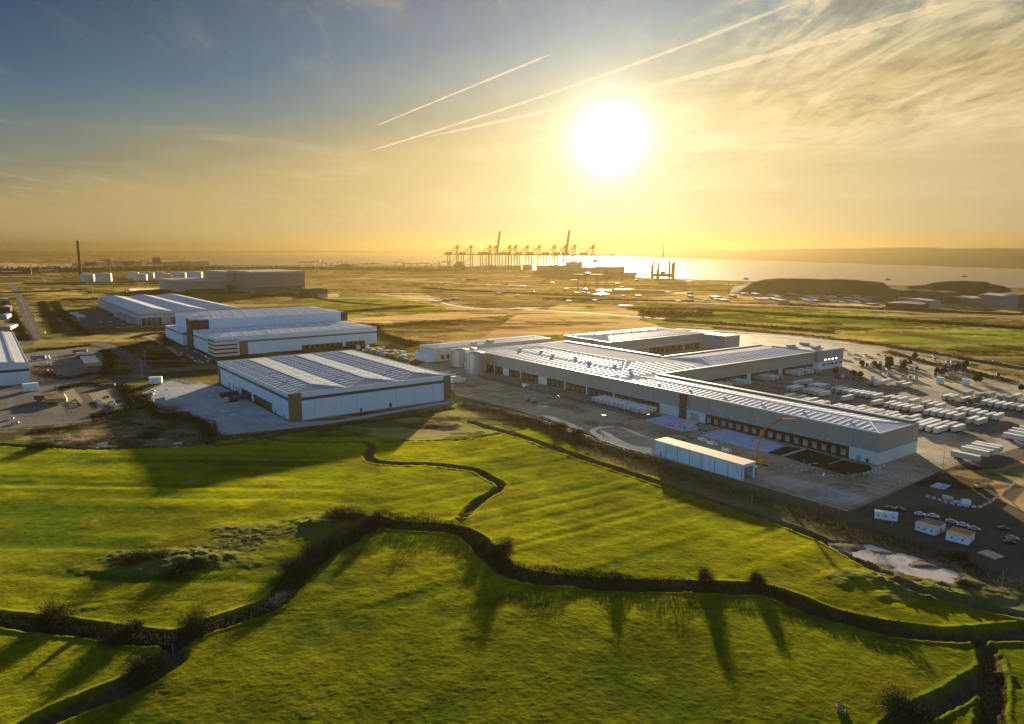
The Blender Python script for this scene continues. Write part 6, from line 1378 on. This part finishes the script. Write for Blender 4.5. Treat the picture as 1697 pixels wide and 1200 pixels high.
for i, (px, h, wd, lab) in enumerate((((832, 924), 7.8, 9.5, 'rounded bare bush standing tall where the ditch bends down, right of centre'), ((800, 912), 4.5, 7.5, 'lower bush just left of the rounded one at the ditch bend'), ((1022, 970), 5.0, 5, 'slim bush rising over the long ditch hedge'), ((1168, 972), 6.4, 6.5, 'upright twiggy bush on the ditch, left of the pair at right'), ((1254, 974), 5.8, 6, 'upright twiggy bush on the ditch, right of the pair'), ((624, 870), 5.5, 7, 'dark bush on the top of the ditch arch'),
    ((90, 1036), 7.6, 11, 'spreading bare bush on the left ditch near the edge'), ((320, 1048), 7.0, 12, 'large bare bush at the left ditch junction'), ((225, 1046), 3.6, 5, 'small bush left of the ditch junction'), ((137, 1052), 2.4, 2.6, 'tiny pale tuft bush below the left ditch'), ((205, 1058), 4.8, 10, 'low dark thorn bush casting a shadow over the lower left field'), ((238, 1120), 6.4, 12, 'round dark bush on the lower left ditch'), ((488, 948), 6.4, 13, 'dense dark bush on the slanting ditch, left one'), ((520, 924), 5.6, 11, 'bush on the slanting ditch above the densest one'), ((552, 908), 4.4, 9, 'low bush near the top of the slanting ditch'),
    ((505, 950), 2.8, 5, 'pale scrubby bush below the slanting ditch'), ((1503, 1188), 6.4, 12, 'big dark round bush at the bottom right ditch'), ((563, 860), 5.0, 15, 'dark domed thicket left of the ditch arch'), ((592, 862), 4.2, 10, 'dark thicket joined to the domed one'), ((228, 932), 4.2, 15, 'low dark thicket on the left field mound'), ((268, 926), 3.6, 12, 'low thicket right of the mound thicket'), ((298, 948), 3.2, 13, 'flat dark thicket below the mound'), ((330, 938), 3.2, 11, 'brown thicket at the right of the mound'), ((1597, 975), 3.4, 6, 'scrubby bush at the right end of the white pond'), ((1590, 925), 4.0, 7, 'brown bush between the pond and the site cabins'), ((928, 712), 6.5, 10, 'dark domed bush on the fence line of the access road'), ((958, 722), 5.5, 10, 'second domed bush on the fence line'), ((247, 725), 4.0, 13, 'very dark bush beside the small left pools'), ((68, 742), 4.2, 16, 'dark bush at the left field edge casting a long shadow'))):
    bush(px, h, wd, lab, 100 + i, 1.0 if i < 17 else .9)
# continuous hedge and reeds along the ditches: nobody could count the stems
def strip_scatter(name, px, wd, h, dens, m, seed, up=.8, size=(.25, .7), off=0.0, closed=False, gz=0.0, asp=(.12, .4)):
    g = np.random.default_rng(seed); P = np.array(smoothline([tuple(G(*p)[:2]) for p in px], 6)); seg = np.diff(P, axis=0); L = np.hypot(seg[:, 0], seg[:, 1]); n = int(L.sum() * wd * dens * DM)
    j = g.choice(len(L), n, p=L / L.sum()); t = g.uniform(0, 1, n); c = P[j] + seg[j] * t[:, None]; nr = np.stack([-seg[j, 1], seg[j, 0]], 1) / L[j][:, None]
    u = g.normal(size=n) * .36; c = c + nr * (u * wd + off)[:, None]
    hv = np.clip(fbm(c[:, 0], c[:, 1], 9, 3, seed) * 1.1 + .75, .12, 1.5); z = g.uniform(0, 1, n) ** 1.2 * h * hv * np.clip(1 - (u / .9) ** 2, .15, 1)
    pos = np.stack([c[:, 0], c[:, 1], z + gz], 1); o = scatter_mesh(name, pos, g.uniform(size[0], size[1], n), g.integers(0, len(m), n), m, seed + 5, up, asp); o['kind'] = 'stuff'; return o
TW = [M['twig'], M['bramble']]
strip_scatter('ditch_hedge', [(812, 922), (842, 944), (880, 953), (960, 958), (1040, 966), (1090, 971)], 6, 3.3, 24, TW, 1)
strip_scatter('ditch_hedge', [(1090, 971), (1170, 974), (1260, 977), (1310, 993), (1360, 1014), (1430, 1032), (1500, 1046)], 5.5, 2.6, 14, TW, 2)
strip_scatter('ditch_hedge', [(575, 893), (605, 874), (640, 865), (700, 872), (760, 880), (800, 905)], 6.5, 4.0, 20, TW, 3)
strip_scatter('ditch_hedge', [(470, 985), (500, 945), (540, 912), (580, 888)], 6.5, 3.2, 20, TW, 4)
strip_scatter('reed_bed', [(300, 1056), (345, 1040), (400, 1022), (450, 1000), (480, 975)], 4.5, 1.6, 9, [M['twig'], M['twig'], M['twig'], M['reed']], 5, 1.6, (.3, .9), 0, False, -1.0)
strip_scatter('reed_bed', [(450, 1002), (466, 990), (480, 975)], 4, 2.0, 12, [M['reed']], 6, 1.8, (.3, .9), 0, False, -.6)
strip_scatter('ditch_hedge', [(0, 1027), (90, 1037), (180, 1047), (290, 1060)], 6, 2.0, 12, TW, 7, .8, (.25, .7), 0, False, -.5)
strip_scatter('reed_bed', [(215, 1056), (262, 1058), (290, 1061)], 4, 1.7, 12, [M['reed'], M['twig']], 8, 1.7, (.3, .8), 0, False, -.6)
strip_scatter('reed_bed', [(1636, 1085), (1646, 1120), (1644, 1165), (1640, 1210)], 3.5, 1.2, 6, [M['twig'], M['bramble']], 9, 1.4, (.25, .7), 0, False, -1.4)
strip_scatter('ditch_hedge', [(620, 769), (700, 770), (787, 779), (830, 803), (800, 827), (768, 856)], 3.2, .9, 7, TW, 10, .8, (.2, .55), 0, False, -.6)
strip_scatter('verge_scrub', [(760, 672), (870, 700), (985, 742), (1090, 776), (1240, 828), (1330, 854), (1400, 880)], 11, 1.5, 4.2, [M['bramble'], M['twig'], M['bramble']], 11, .6, (.3, .8), 1)
strip_scatter('verge_scrub', [(1400, 880), (1480, 899), (1560, 922), (1640, 955), (1720, 985)], 8, 1.9, 5, TW, 12, .6, (.3, .8), 0)
strip_scatter('verge_scrub', [(360, 730), (420, 723), (500, 713), (620, 698), (750, 676)], 9, 1.0, 3.2, [M['bramble'], M['bramble'], M['twig']], 13, .6, (.3, .7))
strip_scatter('verge_scrub', [(50, 716), (130, 708), (200, 690), (250, 672), (330, 703), (352, 735)], 12, 1.3, 3.5, TW, 14, .6, (.3, .8))
strip_scatter('verge_scrub', [(60, 738), (150, 735), (230, 720), (300, 722), (330, 735)], 14, 1.0, 3.5, [M['twig'], M['reed'], M['twig']], 15, .8, (.3, .7))
strip_scatter('mound_scrub', [(190, 935), (250, 928), (330, 925), (400, 895), (470, 880), (540, 868)], 14, 1.0, 2.6, TW, 16, .5, (.25, .6))
strip_scatter('mound_scrub', [(160, 965), (230, 960), (320, 955), (400, 940)], 9, .6, 1.6, [M['bramble']], 17, .5, (.25, .5))
strip_scatter('pond_reeds', [(1378, 912), (1430, 932), (1480, 948), (1530, 964), (1590, 973)], 2, .7, 2, [M['twig'], M['reed'], M['twig']], 18, 1.4, (.3, .8))
strip_scatter('pond_reeds', [(1400, 894), (1460, 900), (1530, 917), (1600, 948)], 2, .8, 2, [M['twig'], M['reed'], M['twig']], 19, 1.4, (.3, .8))
strip_scatter('pond_reeds', [(1440, 917), (1475, 925), (1500, 932)], 4, .6, 1.6, [M['twig'], M['reed']], 20, 1.4, (.3, .7))
strip_scatter('rough_grass', [(560, 722), (640, 712), (720, 700), (800, 695), (850, 705)], 26, .7, 1.0, [M['reed'], M['bramble'], M['bramble']], 21, 1.2, (.2, .5))
# hedges and scrub between the left yards
for i, L_ in enumerate(([(60, 580), (100, 578), (150, 572)], [(172, 580), (182, 600), (168, 622)], [(95, 645), (150, 636), (200, 640)], [(205, 640), (215, 660), (228, 678)], [(150, 690), (190, 684), (225, 678)], [(235, 655), (262, 690), (300, 690)], [(300, 690), (330, 700), (355, 725)], [(220, 560), (270, 552), (280, 575)], [(70, 500), (85, 530), (100, 552)], [(90, 500), (110, 530), (150, 556)], [(8, 500), (30, 540), (45, 565)], [(500, 489), (560, 500), (640, 506)], [(1180, 543), (1330, 556), (1480, 575), (1697, 612)], [(1470, 583), (1530, 600), (1600, 615), (1680, 635)], [(70, 622), (110, 628), (160, 618)])):
    strip_scatter('scrub_hedge', L_, 10 if i > 6 else 7, 2.4 if i > 6 else 1.7, 1.3 if i > 6 else 2.2, TW, 40 + i, .6, (.5, 1.2), 0, False, 0, (.3, .8))
for i, L_ in enumerate(([(0, 486), (60, 484), (140, 480)], [(100, 498), (170, 496), (200, 500)], [(40, 470), (150, 472), (300, 470)], [(230, 485), (300, 482), (305, 490)], [(520, 520), (600, 515), (700, 508)], [(1040, 512), (1180, 514), (1330, 524), (1480, 530), (1697, 545)], [(1100, 531), (1240, 540), (1380, 551)], [(700, 478), (850, 486), (1000, 492)], [(620, 540), (630, 556), (690, 571)], [(900, 495), (1040, 498), (1150, 500)], [(1290, 505), (1450, 512), (1697, 522)])):
    strip_scatter('scrub_hedge', L_, 14, 2.6, .55, TW, 70 + i, .5, (1.0, 2.4), 0, False, 0, (.4, .9))
# distant woodland that reads as one mass
strip_scatter('far_woodland', [(-200, 452), (60, 450), (150, 449), (300, 446), (350, 448)], 260, 16, .012, [M['twig'], M['bramble']], 60, .4, (6, 14), 0, False, 0, (.5, 1))
strip_scatter('far_woodland', [(350, 447), (500, 446), (640, 447), (740, 450)], 200, 12, .012, [M['twig'], M['bramble']], 61, .4, (6, 12), 0, False, 0, (.5, 1))
strip_scatter('far_woodland', [(420, 492), (500, 489), (508, 494)], 30, 7, .25, [M['twig'], M['bramble']], 62, .4, (2, 4), 0, False, 0, (.5, 1))
strip_scatter('far_woodland', [(1060, 520), (1130, 522), (1180, 522)], 30, 8, .2, [M['twig'], M['bramble']], 63, .4, (2, 4), 0, False, 0, (.5, 1))
# trees and shrubs in the truck park
def small_tree(px, h, wd, lab, seed, group):
    g = np.random.default_rng(seed); r = empty('tree', G(*px), 0, lab, 'tree', group)
    tb = MB().tube((0, 0, -.2), (0, 0, h * .6), .22, .1, 6)
    for a in range(4): tb.tube((0, 0, h * .3), (math.cos(a * 1.6) * wd * .3, math.sin(a * 1.6) * wd * .3, h * .6), .1, .04, 4)
    tb.build('trunk', M['twig'], r)
    n = int(420 * wd * h / 18); P = g.normal(size=(n, 3)) * .42; P /= np.maximum(1, np.linalg.norm(P, axis=1) / .9)[:, None]
    P[:, 2] = P[:, 2] * h * .42 + h * .55; P[:, 0] *= wd / 2 * (1.15 - .5 * P[:, 2] / h); P[:, 1] *= wd / 2 * (1.15 - .5 * P[:, 2] / h)
    o = scatter_mesh('crown', P, g.uniform(.4, .9, n), [0] * n, [M['conifer']], seed, .4, (.4, .9)); o.parent = r
tl = [('K', (165, 690)), ('K', (490, 720)), ('K', (520, 735)), ('K', (630, 735)), ('K', (980, 610)), ('K', (1140, 590)), ('K', (1190, 560)), ('K', (1420, 590)), ('K', (1560, 520)), ('K', (1460, 560)), ('K', (1130, 480)), ('K', (1200, 470)), ('K2', (60, 690)), ('K2', (150, 680)), ('K2', (200, 670)), ('K2', (370, 640)), ('K2', (440, 610)), ('K2', (550, 590)), ('K2', (610, 570)), ('K2', (1640, 1010)), ('K2', (800, 850)), ('K2', (860, 840)), ('K', (1650, 400)), ('K', (890, 540)), ('K', (660, 535))]
for i, (im, p) in enumerate(tl):
    x, y = z8(im, *p); wh = 'in the left part of the truck park' if x < 1450 else 'in the middle of the truck park' if x < 1545 else 'in the slanting row right of the truck park' if x < 1612 else 'on the lawn corner at the right'
    small_tree((x, y), rnd.uniform(5, 8.5), rnd.uniform(4.5, 7), 'tree', 300 + i, 'evergreens of the truck park')
relabel('evergreens of the truck park', 'small dark evergreen tree around the truck park, %s from the left')
# marker posts and timber troughs in the field
def post(px, h, m, lab, tilt=0): 
    o = MB().cyl(0, 0, -.3, h, .09, .08, 6).build('marker_post', m, None, G(*px)); o.rotation_euler = (R(tilt), R(tilt * .6), 0); tag(o, lab, 'post')
post((842, 712), 2.6, M['twhite'], 'white marker post at the field corner, left one'); post((868, 710), 2.6, M['twhite'], 'white marker post at the field corner, right one'); post((287, 1085), 3.6, M['reed'], 'pale slanting pole at the lower left ditch crossing', 8); post((1246, 832), 3.6, M['twhite'], 'white pole in the shade below the pale shed'); post((1661, 970), 4.6, M['twhite'], 'white pole in the grass at the right edge'); post((1476, 871), 3, M['twhite'], 'leaning white pole below the leftmost site cabin', 20)
for i, (x, y) in enumerate(((1394, 1178), (1402, 1184))):
    r = empty('timber_sleepers', G(x, y), R(60 + 10 * i), 'pale bundle of timber sleepers on the grass at the bottom, %s one' % ('left' if i == 0 else 'right'), 'timber')
    for k in range(3): MB().box(0, k * .55, 0, 3.2, k * .55 + .3, .35).build('sleeper', M['reed'], r)
    for s in (.3, 2.6): MB().box(s, -.1, .352, s + .25, 1.5, .5).build('cross_bar', M['twig'], r)
# ---------------------------------------------------------------- air
hz = MB().box(-26000, -1500, -8, 26000, 19500, 262).build('haze', (lambda m: m)(bpy.data.materials.new('air')))
hz['kind'] = 'stuff'
hm = hz.data.materials[0]; hm.use_nodes = True; t = NT(hm.node_tree); t.n.clear()
ho = t.node('ShaderNodeOutputMaterial'); pv = t.node('ShaderNodeVolumePrincipled')
pv.inputs['Color'].default_value = (.080, .060, .0225, 1); pv.inputs['Density'].default_value = .85e-4; pv.inputs['Anisotropy'].default_value = .67
t.l.new(pv.outputs[0], ho.inputs['Volume'])
